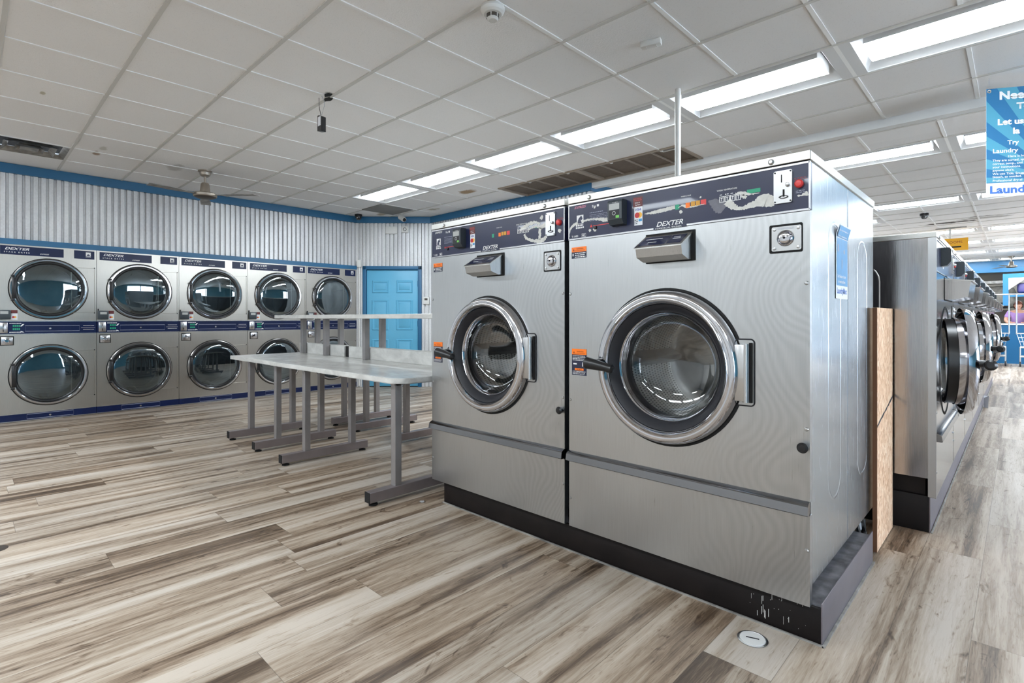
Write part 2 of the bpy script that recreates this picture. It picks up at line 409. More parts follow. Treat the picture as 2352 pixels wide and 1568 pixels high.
def obj(name, bm, m, parent=None, smooth=25, loc=None):
    bmesh.ops.recalc_face_normals(bm, faces=bm.faces)
    me = bpy.data.meshes.new(name); bm.to_mesh(me); bm.free()
    me.materials.append(M[m] if isinstance(m, str) else m)
    if smooth:
        me.polygons.foreach_set('use_smooth', [True] * len(me.polygons)); me.set_sharp_from_angle(angle=radians(smooth))
    o = bpy.data.objects.new(name, me); COL.objects.link(o)
    if parent: o.parent = parent
    if loc: o.location = loc
    return o
def tag(o, label, cat, group=None, kind=None):
    o['label'] = label; o['category'] = cat
    if group: o['group'] = group
    if kind: o['kind'] = kind
    return o
def thing(name, label, cat, loc=(0, 0, 0), rz=0, group=None):
    o = bpy.data.objects.new(name, None); COL.objects.link(o); o.location = loc; o.rotation_euler = (0, 0, rz); o.empty_display_size = .1
    return tag(o, label, cat, group)
def struct(name, bm, m, parent=None, smooth=35):
    o = obj(name, bm, m, parent, smooth)
    if not parent: o['kind'] = 'structure'
    return o
def copy_tree(o, parent=None):
    c = o.copy(); COL.objects.link(c)
    if parent: c.parent = parent
    for ch in list(o.children): copy_tree(ch, c)
    return c
def dup(root, loc, rz, label):
    c = copy_tree(root); c.location = loc; c.rotation_euler = (0, 0, rz); c['label'] = label; return c

def textmesh(s, size, bold=.0, shear=0., spacing=1., align='LEFT', xs=1.):
    cu = bpy.data.curves.new('txt', 'FONT'); cu.body = s; cu.size = size; cu.offset = bold * size; cu.shear = shear
    cu.space_character = spacing; cu.align_x = align; cu.resolution_u = 3
    t = bpy.data.objects.new('txt', cu); COL.objects.link(t)
    dg = bpy.context.evaluated_depsgraph_get(); me = bpy.data.meshes.new_from_object(t.evaluated_get(dg))
    bpy.data.objects.remove(t); bpy.data.curves.remove(cu)
    if xs != 1.: me.transform(Matrix.Diagonal((xs, 1, 1, 1)))
    return me
def addtext(bm, s, x, y, z, size, **kw):
    """writing that faces -y, lower left corner at x,z"""
    me = textmesh(s, size, **kw)
    me.transform(Matrix.Translation((x, y, z)) @ Matrix.Rotation(pi / 2, 4, 'X'))
    bm.from_mesh(me); bpy.data.meshes.remove(me)
def dashes(bm, x0, x1, y, z0, rows, gap, h=.0022, seed=0):
    """rows of tiny unreadable print"""
    rnd = random.Random(seed)
    for r in range(rows):
        x = x0; z = z0 - r * gap
        while x < x1 - .004:
            w = rnd.uniform(.004, .010); x2 = min(x + w, x1)
            poly(bm, [(x, y, z), (x2, y, z), (x2, y, z + h), (x, y, z + h)]); x = x2 + .0025
def ribbon(bm, pts, w, y, seed=0, jit=.004, step=.004):
    rnd = random.Random(seed); P = []
    for (a, wa), (b, wb) in zip(list(zip(pts, w)), list(zip(pts, w))[1:]):
        L = math.hypot(b[0] - a[0], b[1] - a[1]); k = max(2, int(L / step))
        for i in range(k): t = i / k; P.append((a[0] + (b[0] - a[0]) * t, a[1] + (b[1] - a[1]) * t, wa + (wb - wa) * t))
    P.append((*pts[-1], w[-1])); prev = None
    for i, (x, z, ww) in enumerate(P):
        x2, z2, _ = P[min(i + 1, len(P) - 1)]; x1, z1, _ = P[max(i - 1, 0)]
        d = Vector((x2 - x1, z2 - z1)); d = d.normalized() if d.length > 0 else Vector((1, 0)); n = Vector((-d.y, d.x))
        u = ww / 2 + rnd.uniform(-jit, jit) * (ww > .004); l = ww / 2 + rnd.uniform(-jit, jit) * (ww > .004)
        a = bm.verts.new((x + n.x * u, y, z + n.y * u)); b = bm.verts.new((x - n.x * l, y, z - n.y * l))
        if prev: bm.faces.new((prev[0], a, b, prev[1]))
        prev = (a, b)
def blob(bm, x, z, r, y, seed=0, n=14):
    rnd = random.Random(seed); poly(bm, [(x + r * rnd.uniform(.6, 1.2) * cos(2 * pi * i / n), y, z + r * rnd.uniform(.6, 1.2) * sin(2 * pi * i / n)) for i in range(n)])
def quad(bm, x0, x1, y, z0, z1): poly(bm, [(x0, y, z0), (x1, y, z0), (x1, y, z1), (x0, y, z1)])

# ------------------------------------------------------------------ camera
cam = bpy.data.cameras.new('camera'); co = bpy.data.objects.new('camera', cam); COL.objects.link(co)
cam.sensor_width = 36; cam.lens = 1213 / 2352 * 36; cam.shift_y = -(784 - 731) / 2352; cam.clip_start = .05; cam.clip_end = 200
co.location = (0, 0, 1.168); co.rotation_euler = (pi / 2, 0, YAW); sc.camera = co

# ------------------------------------------------------------------ room shell
XL, XR, YF, YB, YFAR = -8.16, 5.2, -4.6, 5.56, 22.2
YC = 4.66                                      # where the left wall meets the corner wall
XC = XL + (YB - YC)                            # where the corner wall meets the back wall
XE = -3.95                                     # free end of the back wall
bm = NB(); box(bm, -9.2, XR + .3, YF - .3, YFAR + .3, -.12, 0); struct('floor', bm, 'floor')

# ceiling cells with openings for lights and vents
GX, GY, T = -3.894, .167, .61
near_lights = [(GX + T * k, GY + T * 6) for k in (-5, -3, -1, 1, 3, 5)] + [(GX + T * k, GY - T * 2) for k in (-5, -3, -1, 1, 3, 5, 7)] + [(GX + T * k, GY - T * 6) for k in (-5, -1, 3, 7)]
FX, FY = -.507, 6.505
far_rows = [6.505, 9.72, 13.45, 15.66, 18.15, 20.75]
far_lights = [(FX + 1.22 * k, y) for y in far_rows for k in (-2, -1, 0, 1)] + [(FX - 2.44, 11.05)]  # rightmost column is out of view, added for its light
holes = [(x, x + 2 * T, y, y + T) for x, y in near_lights + far_lights]
vent_cell = (GX - T * 6, GX - T * 5, GY, GY + T)
holes.append(vent_cell)
grilles = [(-5.02, -3.74, 4.95, 5.545), (-3.74, -2.46, 4.95, 5.545)]
holes += grilles
bm = NB()
xs = sorted({-8.9, XR} | {h[0] for h in holes} | {h[1] for h in holes}); ys = sorted({YF, YFAR} | {h[2] for h in holes} | {h[3] for h in holes})
def merge(v):
    out = []
    for a in v:
        if not out or a - out[-1] > .004: out.append(a)
    return out
xs, ys = merge(xs), merge(ys)
vg = {}
def V(x, y):
    k = (round(x, 4), round(y, 4))
    if k not in vg: vg[k] = bm.verts.new((x, y, CE))
    return vg[k]
for x0, x1 in zip(xs, xs[1:]):
    for y0, y1 in zip(ys, ys[1:]):
        mx, my = (x0 + x1) / 2, (y0 + y1) / 2
        if any(h[0] < mx < h[1] and h[2] < my < h[3] for h in holes): continue
        bm.faces.new([V(x0, y0), V(x0, y1), V(x1, y1), V(x1, y0)])
ceiling = struct('ceiling', bm, 'ceil', smooth=0)
bm = NB(); box(bm, -9.2, XR + .3, YF - .3, YFAR + .3, CE + .22, CE + .3); struct('roof_deck', bm, 'whitepaint')

# inverted-T grid
def grid(name, name2, gx, gy, x0, x1, y0, y1, skip):
    bm = NB(); w = .012
    k = math.ceil((y0 - gy) / T)
    while gy + k * T <= y1:
        y = gy + k * T
        start = None
        p = gx + math.floor((x0 - gx) / T) * T
        while p < x1:
            a, b = max(p, x0), min(p + T, x1)
            m = (a + b) / 2
            if b > a and not any(h[0] < m < h[1] and h[2] + .03 < y < h[3] - .03 for h in skip): box(bm, a, b, y - w, y + w, CE - .007, CE + .004)
            p += T
        k += 1
    struct(name, bm, 'gridmain', smooth=0); bm = NB()
    k = math.ceil((x0 - gx) / T)
    while gx + k * T <= x1:
        x = gx + k * T; p = gy + math.floor((y0 - gy) / T) * T
        while p < y1:
            a, b = max(p + w, y0), min(p + T - w, y1); m = (a + b) / 2
            if b > a and not any(h[2] < m < h[3] and h[0] + .03 < x < h[1] - .03 for h in skip): box(bm, x - w, x + w, a, b, CE - .0062, CE + .004)
            p += T
        k += 1
    return struct(name2, bm, 'gridwhite', smooth=0)
grid('trim_1', 'trim_9', GX, GY, XL, XR, YF, 5.54, holes)
grid('trim_2', 'trim_10', FX, FY, XE, XR, 5.66, 21.6, holes)
bm = NB(); box(bm, XE + .02, XR, 5.545, 5.635, CE - .075, CE + .02); struct('trim_3', bm, 'whitepaint')          # shallow ceiling beam

# corrugated walls
def corrug(bm, p0, p1, z0, z1, nrm, pitch=.068, amp=.026, phase=0.):
    p0, p1, nrm = Vector(p0), Vector(p1), Vector(nrm); d = (p1 - p0); L = d.length; d.normalize()
    prof = [(0, 0), (.56, 0), (.66, 1), (.90, 1)]
    pts = []; i = 0
    while i * pitch < L:
        for t, h in prof:
            s = (i + t) * pitch + phase
            if 0 <= s <= L: pts.append((s, h))
        i += 1
    pts = [(0, pts[0][1])] + pts + [(L, pts[-1][1])]
    prev = None
    for s, h in pts:
        q = p0 + d * s - nrm * (h * amp)
        a = bm.verts.new((q.x, q.y, z0)); b = bm.verts.new((q.x, q.y, z1))
        if prev: bm.faces.new((prev[0], a, b, prev[1]))
        prev = (a, b)
ZT = 2.795
bm = NB(); corrug(bm, (XL, YF), (XL, YC), 2.06, CE, (1, 0)); box(bm, XL - .12, XL - .04, YF, YC, 2.03, CE + .02); struct('wall_left', bm, 'corr', smooth=0)
bm = NB(); box(bm, XL - .12, XL, YF, .255, 0, 2.03); struct('wall_left_lower', bm, 'whitepaint')
bm = NB(); box(bm, XL - 1.2, XL - 1.1, YF, YC + 1, 0, CE); struct('wall_left_rear', bm, 'whitepaint')
nC = Vector((1, -1)).normalized()
bm = NB()
def chp(t): return (XL + t / math.sqrt(2), YC + t / math.sqrt(2))       # point on the corner wall
LCH = (YB - YC) * math.sqrt(2)
D0, D1 = .115, 1.115                                                      # door frame along the corner wall
for a, b, z0, z1 in ((0, D0, 0, CE), (D0, D1, 2.055, CE), (D1, LCH, 0, CE)):
    corrug(bm, chp(a), chp(b), z0, z1, nC)
q = [chp(0), chp(LCH)]
for z0, z1, a, b in ((0, CE, 0, D0), (2.055, CE, D0, D1), (0, CE, D1, LCH)):
    A, B = Vector(chp(a)) - nC * .035, Vector(chp(b)) - nC * .03; A2, B2 = A - nC * .09, B - nC * .09
    prism(bm, [tuple(A), tuple(B), tuple(B2), tuple(A2)], 'Z', z0, z1)
struct('wall_corner', bm, 'corr', smooth=0)
bm = NB(); corrug(bm, (XC, YB), (XE, YB), 0, CE, (0, -1)); box(bm, XC - .1, XE, YB + .035, YB + .12, 0, CE)
corrug(bm, (XE + .001, YB), (XE + .001, 9.5), 0, CE, (1, 0)); struct('wall_back', bm, 'corr', smooth=0)
bm = NB(); box(bm, XE - .1, XE - .02, 9.5, YFAR, 0, CE); struct('wall_back_side', bm, 'whitepaint')
bm = NB(); box(bm, XE - .1, XR + .3, YFAR, YFAR + .15, 0, CE); struct('wall_far', bm, 'darkwall')
# blue trims
bm = NB(); box(bm, XL - .02, XL + .03, YF, YC + .012, ZT, CE - .003); struct('trim_4', bm, 'trimblue')
bm = NB(); A, B = Vector(chp(.0)), Vector(chp(LCH)); prism(bm, [tuple(A + nC * .03), tuple(B + nC * .03 + Vector((.0, 0))), tuple(B - nC * .02), tuple(A - nC * .02)], 'Z', ZT, CE - .003); struct('trim_5', bm, 'trimblue')
bm = NB(); box(bm, XC - .02, XE + .03, YB - .03, YB + .02, ZT, CE - .003); box(bm, XE, XE + .03, YB + .02, 9.5, ZT, CE - .003); struct('trim_6', bm, 'trimblue')
bm = NB(); box(bm, XE, XR, 21.65, 21.95, 2.56, CE - .003); struct('trim_7', bm, 'trimblue')
bm = NB(); box(bm, XL - .02, XL + .028, .1, YC - .005, 1.998, 2.062); struct('trim_8', bm, 'trimblue')

# walls the photo does not show: storefront with windows to the right and behind, so that daylight can come in
def wall_windows(name, a, b, fixed, axis, wins, wm='whitepaint', z0=.15, z1=2.70):
    bm = NB(); t = .15
    def bx(p, q, za, zb):
        if axis == 'Y': box(bm, fixed, fixed + t, p, q, za, zb)
        else: box(bm, p, q, fixed - t, fixed, za, zb)
    p = a
    for w0, w1 in wins:
        bx(p, w0, 0, CE + .02); bx(w0, w1, 0, z0); bx(w0, w1, z1, CE + .02); p = w1
    bx(p, b, 0, CE + .02)
    struct(name, bm, wm)
wr = [(2.9, 5.5), (9.4, 10.6), (12.5, 15.0), (15.4, 18.0)]
wf = [(3.5, 4.9)]
wall_windows('wall_right', YF, YFAR + .15, XR, 'Y', wr, mat('teal_wall_paint', (78, 142, 166), .5))
wall_windows('wall_front', -9.2, XR + .15, YF, 'X', wf)
for i, (axis, (w0, w1)) in enumerate([('Y', w) for w in wr] + [('X', w) for w in wf]):
    bm = NB(); z0, z1 = .15, 2.70; n = 2
    for k in range(n + 1):
        p = w0 + (w1 - w0) * k / n
        if axis == 'Y': box(bm, XR + .04, XR + .10, p - .03, p + .03, z0, z1)
        else: box(bm, p - .03, p + .03, YF - .10, YF - .04, z0, z1)
    for z in (z0, z1):
        if axis == 'Y': box(bm, XR + .04, XR + .10, w0, w1, z - .03, z + .03)
        else: box(bm, w0, w1, YF - .10, YF - .04, z - .03, z + .03)
    wo = struct('window_%d' % (i + 1), bm, 'frameblue')
    bm = NB()
    if axis == 'Y': poly(bm, [(XR + .07, w0, z0), (XR + .07, w1, z0), (XR + .07, w1, z1), (XR + .07, w0, z1)])
    else: poly(bm, [(w0, YF - .07, z0), (w1, YF - .07, z0), (w1, YF - .07, z1), (w0, YF - .07, z1)])
    obj('window_pane', bm, 'wglass', wo, 0)
bm = NB(); poly(bm, [(-60, -60, -.13), (60, -60, -.13), (60, 60, -.13), (-60, 60, -.13)])
g = obj('ground', bm, mat('pale_concrete', (200, 198, 192), .9, var=.1), None, 0); g['kind'] = 'structure'

# ------------------------------------------------------------------ door in the corner wall
rzC = pi / 4
door = bpy.data.objects.new('door_1', None); COL.objects.link(door); door.location = (*chp((D0 + D1) / 2), 0); door.rotation_euler = (0, 0, rzC); door['kind'] = 'structure'
# local x runs along the wall, local -y faces the room
W2 = (D1 - D0) / 2
bm = NB(); box(bm, -W2, -W2 + .062, -.035, .09, 0, 2.06, .004); box(bm, W2 - .062, W2, -.035, .09, 0, 2.06, .004); box(bm, -W2, W2, -.035, .09, 1.998, 2.06, .004); obj('door_frame', bm, 'frameblue', door)
bm = NB(); dw = W2 - .066; box(bm, -dw, dw, .0, .04, .012, 1.992, .002)
def raised(bm, x0, x1, z0, z1):
    loopline(bm, [(x0, z0), (x1, z0), (x1, z1), (x0, z1)], .05, -.009, .001)
    box(bm, x0 + .035, x1 - .035, -.006, .0, z0 + .035, z1 - .035, .004)
for s in (-1, 1):
    c = s * .205
    for z0, z1 in ((1.62, 1.80), (.98, 1.47), (.26, .80)): raised(bm, c - .125, c + .125, z0, z1)
leaf = obj('door_leaf', bm, 'doorblue', door)
for z in (.25, 1.08, 1.76):
    bm = NB(); lathe(bm, [(0, -.05), (.009, -.05), (.009, .05), (0, .05)], (dw + .004, -.012, z), 'Z', 10); obj('door_hinge', bm, 'frameblue', door)
bm = NB(); box(bm, -dw, dw, -.02, .03, 0, .012); obj('door_threshold', bm, 'blackmat', door)
bm = NB(); box(bm, -W2 + .01, W2 - .01, .092, .12, 0, 2.05); obj('door_backing', bm, 'blackmat', door)

# small devices on the corner wall
def on_ch(name, label, cat, t, z): return thing(name, label, cat, (chp(t)[0] + nC.x * .001, chp(t)[1] + nC.y * .001, z), rzC)
o = on_ch('blank_wall_plate', 'blank white rectangular plate high on the corrugated wall above the blue door', 'wall plate', .60, 2.673)
bm = NB(); box(bm, -.10, .10, -.02, .0, -.062, .062, .006); obj('cover', bm, 'white', o)
o = on_ch('alarm_strobe', 'small white fire alarm strobe right of the blank plate above blue door', 'alarm', .83, 2.686)
bm = NB(); box(bm, -.058, .058, -.025, 0, -.055, .055, .006); obj('housing', bm, 'white', o)
bm = NB(); lathe(bm, [(.030, 0), (.030, -.008), (.022, -.008), (.022, 0)], (0, -.025, 0), 'Y', 24); obj('speaker_ring', bm, 'fan_dark', o)
o = on_ch('thermostat', 'small white thermostat with dark display right of the blue door', 'thermostat', 1.19, 1.472)
bm = NB(); box(bm, -.055, .055, -.025, 0, -.062, .062, .006); obj('housing', bm, 'white', o)
bm = NB(); box(bm, -.026, .026, -.0265, -.024, .005, .04); obj('display', bm, 'fan_dark', o)
o = on_ch('conduit_pipe', 'white conduit running down the wall corner between the last dryer and blue door', 'pipe', .055, 0)
bm = NB(); tube(bm, [(0, -.015, .02), (0, -.015, 2.06)], .014, 12); obj('pipe', bm, 'white', o)
bm = NB(); box(bm, -.035, .035, -.045, 0, 2.04, 2.16, .004); obj('junction_box', bm, 'white', o)

# ------------------------------------------------------------------ ceiling lights
def make_troffer(label, loc, lit=True):
    o = thing('fluorescent_ceiling_light', label, 'ceiling light', loc, 0, 'fluorescent troffers')
    bm = NB(); L, Wd = 1.22, .61; e = .028; zb = .10
    def ring(x0, x1, y0, y1, z): return [bm.verts.new(p) for p in ((x0, y0, z), (x1, y0, z), (x1, y1, z), (x0, y1, z))]
    R = [ring(.012, L - .012, .012, Wd - .012, -.006), ring(e + .05, L - e - .05, e, Wd - e, -.006), ring(e + .05, L - e - .05, e, Wd - e, .0), ring(.14, L - .14, .155, Wd - .155, zb), ]
    for A, B in zip(R, R[1:]):
        for i in range(4): bm.faces.new((A[i], A[(i + 1) % 4], B[(i + 1) % 4], B[i]))
    bm.faces.new(R[-1])
    T_ = ring(.012, L - .012, .012, Wd - .012, zb + .02)
    for i in range(4): bm.faces.new((R[0][i], R[0][(i + 1) % 4], T_[(i + 1) % 4], T_[i]))
    bm.faces.new(T_)
    obj('housing', bm, 'troffer', o, 0)
    bm = NB(); openb = [(.13, .13), (L - .13, .13), (L - .13, Wd - .17), (.13, Wd - .17)]
    A = [bm.verts.new((*p, zb - .002)) for p in openb]; B = [bm.verts.new((*p, .004)) for p in openb]
    for i in range(4): bm.faces.new((A[i], A[(i + 1) % 4], B[(i + 1) % 4], B[i]))
    obj('lens_light_shield', bm, 'troffer', o, 0)  # opaque sides added to keep lens light off the housing slopes
    bm = NB(); n = 10; prev = None; y0, y1 = .13, Wd - .17
    for i in range(n + 1):
        a = pi * i / n; y = (y0 + y1) / 2 - (y1 - y0) / 2 * cos(a); z = .004 - .016 * sin(a)
        cur = [bm.verts.new((x, y, z)) for x in (.13, L - .13)]
        if prev: bm.faces.new((prev[0], cur[0], cur[1], prev[1]))
        prev = cur
    obj('lens', bm, 'lamp' if lit else 'troffer', o, 60)
    return o
order = ['last fluorescent light of the near row, by the corner door', 'second fluorescent light from the corner door in the near row', 'third fluorescent light from the corner door in near row', 'fourth fluorescent light from the corner door, left of white conduit', 'bright fluorescent light right of the white conduit pole, near row', 'fluorescent light of the near row at the top right corner']
tro = None
for i, (x, y) in enumerate(near_lights):
    if i < 6: lb = order[i]
    else: lb = 'fluorescent light %s, number %d from the left wall' % ('over the open floor' if i < 13 else 'along the front wall', i - 5 if i < 13 else i - 12)
    if tro is None: tro = make_troffer(lb, (x, y, CE)); o = tro
    else: o = dup(tro, (x, y, CE), 0, lb)
rn = ['first row beyond the ceiling beam', 'second row beyond the beam', 'third row beyond the beam', 'fourth row beyond the beam', 'fifth row beyond the beam', 'last row before the far blue beam']
cn = ['far left of the row', 'left of the aisle', 'over the aisle', 'added unseen right of the aisle']
for i, (x, y) in enumerate(far_lights):
    lb = 'fluorescent light, %s, %s' % (rn[i // 4], cn[i % 4]) if i < 24 else 'single fluorescent light seen just past the big washer edge'
    dup(tro, (x, y, CE), 0, lb)

# ------------------------------------------------------------------ ceiling fittings
x0, x1, y0, y1 = vent_cell
o = thing('air_vent', 'grimy square metal air vent in the ceiling at far left', 'vent', ((x0 + x1) / 2, (y0 + y1) / 2, CE))
bm = NB(); h = .305 - .012
for a, b, z in ((h, .25, 0), (.20, .155, -.012), (.11, .075, -.02)):
    pts0 = [(-a, -a), (a, -a), (a, a), (-a, a)]; pts1 = [(-b, -b), (b, -b), (b, b), (-b, b)]
    A = [bm.verts.new((*p, z - .004)) for p in pts0]; B = [bm.verts.new((*p, z + .035)) for p in pts1]
    for i in range(4): bm.faces.new((A[i], A[(i + 1) % 4], B[(i + 1) % 4], B[i]))
obj('louvre_frame', bm, 'dirty', o, 0)
bm = NB(); box(bm, -.07, .07, -.07, .07, -.018, .0); obj('centre_plate', bm, 'dirty', o)
bm = NB(); box(bm, -.3, .3, -.3, .3, .06, .08); obj('duct_back', bm, 'gasket', o)
for i, (x0, x1, y0, y1) in enumerate(grilles):
    o = thing('return_air_grille', ['left half of the long brown return air grille in ceiling', 'right half of the brown return air grille, behind the white conduit'][i], 'grille', (x0, y0, CE), 0, 'brown return grilles')
    w, d = x1 - x0, y1 - y0
    bm = NB(); e = .035
    for a in ((0, w, 0, e), (0, w, d - e, d), (0, e, e, d - e), (w - e, w, e, d - e)): box(bm, *a, -.012, .02)
    obj('frame', bm, 'browntrim', o)
    bm = NB()
    for k in (1, 2, 3): box(bm, w * k / 4 - .006, w * k / 4 + .006, e, d - e, -.008, .01)
    obj('divider_bars', bm, 'browntrim', o)
    bm = NB(); box(bm, e, w - e, e, d - e, .008, .02)
    obj('filter_screen', bm, 'brown', o)
o = thing('air_diffuser', 'grey perforated square ceiling panel near the corner door', 'vent', (GX - T * 5.5, 4.69, CE))
bm = NB(); box(bm, -.29, .29, -.29, .29, -.012, -.001, .003); obj('perforated_panel', bm, 'perf', o)

o = thing('smoke_detector', 'round white smoke detector at the top edge of the photo', 'smoke detector', (-2.113, 2.046, CE - .007))
bm = NB(); lathe(bm, [(0, 0), (.066, 0), (.068, -.012), (.062, -.028), (.05, -.038), (.036, -.040), (0, -.040)], (0, 0, 0), 'Z', 40); obj('base', bm, 'white', o)
bm = NB(); lathe(bm, [(.036, -.039), (.036, -.058), (0, -.058)], (0, 0, 0), 'Z', 32); obj('sensor_chamber', bm, 'fan_dark', o)
bm = NB(); lathe(bm, [(0, -.072), (.024, -.072), (.032, -.062), (.032, -.056), (0, -.056)], (0, 0, 0), 'Z', 32)
for k in range(6): a = k * pi / 3; tube(bm, [(.037 * cos(a), .037 * sin(a), -.036), (.034 * cos(a), .034 * sin(a), -.060)], .003, 6)
obj('cap', bm, 'white', o)
o = thing('motion_detector', 'small white box sensor on the ceiling tile right of smoke detector', 'sensor', (-1.66, 2.985, CE), radians(14))
bm = NB(); box(bm, -.062, .062, -.024, .024, -.036, 0, .003); obj('housing', bm, 'white', o)
bm = NB(); box(bm, -.035, -.028, -.012, .012, -.039, -.035); box(bm, .028, .035, -.012, .012, -.039, -.035); obj('ribs', bm, 'white', o)

def make_fan(label, loc, rz):
    o = thing('ceiling_fan', label, 'ceiling fan', loc, rz)
    bm = NB(); lathe(bm, [(0, 0), (.075, 0), (.075, -.012), (.062, -.02), (.055, -.05), (.035, -.068), (0, -.068)], (0, 0, 0), 'Z', 32); obj('canopy', bm, 'nickel', o)
    bm = NB(); tube(bm, [(0, 0, -.06), (0, 0, -.16)], .013, 12); obj('downrod', bm, 'nickel', o)
    bm = NB(); lathe(bm, [(0, -.14), (.036, -.142), (.046, -.16), (.056, -.245), (.06, -.25), (0, -.25)], (0, 0, 0), 'Z', 32); obj('motor_cover', bm, 'nickel', o)
    bm = NB(); lathe(bm, [(0, -.25), (.06, -.25), (.115, -.262), (.125, -.272), (.125, -.298), (.116, -.306)], (0, 0, 0), 'Z', 40); obj('motor_disc', bm, 'nickel', o)
    bm = NB(); lathe(bm, [(.117, -.305), (.09, -.318), (0, -.322)], (0, 0, 0), 'Z', 40); obj('under_plate', bm, 'fan_dark', o)
    for k in range(3):
        bm = NB(); a = 2 * pi * k / 3
        pts = [(.11, -.022), (.2, -.03), (.34, -.06), (.60, -.065), (.62, .05), (.34, .055), (.2, .03), (.11, .022)]
        A = [bm.verts.new((x, y, -.285 + y * .05)) for x, y in pts]; B = [bm.verts.new((x, y, -.281 + y * .05)) for x, y in pts]
        n = len(pts)
        for i in range(n): bm.faces.new((A[i], A[(i + 1) % n], B[(i + 1) % n], B[i]))
        bm.faces.new(A); bm.faces.new(B[::-1])
        bm.transform(Matrix.Rotation(a, 4, 'Z')); obj('blade', bm, 'white' if False else 'dirty', o)
    return o
fan = make_fan('nickel ceiling fan hanging in front of the left corrugated wall', (-6.92, 1.984, CE), radians(44))
dup(fan, (-.158, 20.3, CE), radians(10), 'nickel ceiling fan hanging before the far blue beam')

o = thing('hanging_power_adapter', 'black power adapter dangling on thin wires from a hole in the ceiling', 'power adapter', (-3.93, 1.945, CE))
bm = NB(); prism(bm, [(-.034, -.27), (.034, -.285), (.034, -.17), (-.01, -.15), (-.034, -.15)], 'Y', -.018, .018); obj('adapter_body', bm, 'black', o)
bm = NB(); box(bm, -.022, .022, -.0195, -.0178, -.235, -.165); obj('paper_label', bm, 'paper', o)
bm = NB(); tube(bm, [(-.045, -.0, .005), (-.04, 0, -.07), (-.012, 0, -.15)], .0022, 6); obj('wire', bm, 'black', o)
bm = NB(); tube(bm, [(.0, 0, .005), (.04, 0, -.05), (.045, 0, -.09), (.0, 0, -.15)], .0016, 6); obj('wire', bm, 'grey_ink', o)
bm = NB(); 
for x, y, r in ((-.03, .01, .04), (.045, -.03, .035)): poly(bm, [(x + r * cos(i * pi / 5) * (1.5 if i % 2 else 1), y + r * .7 * sin(i * pi / 5), -.0085) for i in range(10)])
tag(obj('ceiling_hole', bm, 'blackmat', None, 0, loc=(-3.9, 1.99, CE)), 'ragged dark hole in the ceiling at the grid crossing above hanging adapter', 'hole')

o = thing('dome_camera', 'black dome security camera on the ceiling at the left room corner', 'security camera', (-7.95, 4.58, CE - .003))
bm = NB(); lathe(bm, [(0, 0), (.06, 0), (.062, -.03), (.055, -.04), (0, -.04)], (0, 0, 0), 'Z', 28); obj('base', bm, 'black', o)
bm = NB(); lathe(bm, [(.05, -.04), (.046, -.065), (.03, -.085), (0, -.092)], (0, 0, 0), 'Z', 28); obj('dome', bm, 'black', o)
bm = NB(); lathe(bm, [(0, -.004), (.012, 0), (.012, .01)], (.02, -.04, -.06), 'Y', 12); obj('lens', bm, 'white', o)
d2 = dup(o, (-1.131, 11.02, CE - .003), 0, 'black dome security camera on the far ceiling above the washer row')
o = thing('bullet_camera', 'white bullet security camera on ceiling above the blue door', 'security camera', (-7.385, 5.035, CE), radians(88))
bm = NB(); lathe(bm, [(0, 0), (.045, 0), (.045, -.012), (.018, -.02), (.016, -.05), (0, -.05)], (0, 0, 0), 'Z', 24); obj('mount', bm, 'white', o)
bm = NB(); tube(bm, [(0, .03, -.055), (0, -.1, -.115)], .038, 20); obj('housing', bm, 'white', o)
bm = NB(); tube(bm, [(0, -.1, -.115), (0, -.108, -.119)], .03, 20); obj('lens', bm, 'black', o)

bm = NB(); tube(bm, [(-1.865, 3.756, .0), (-1.865, 3.756, CE + .01)], .0215, 20)
tag(obj('conduit_pole', bm, 'white', None), 'white vertical conduit pole rising from behind the washers to the ceiling', 'pole')

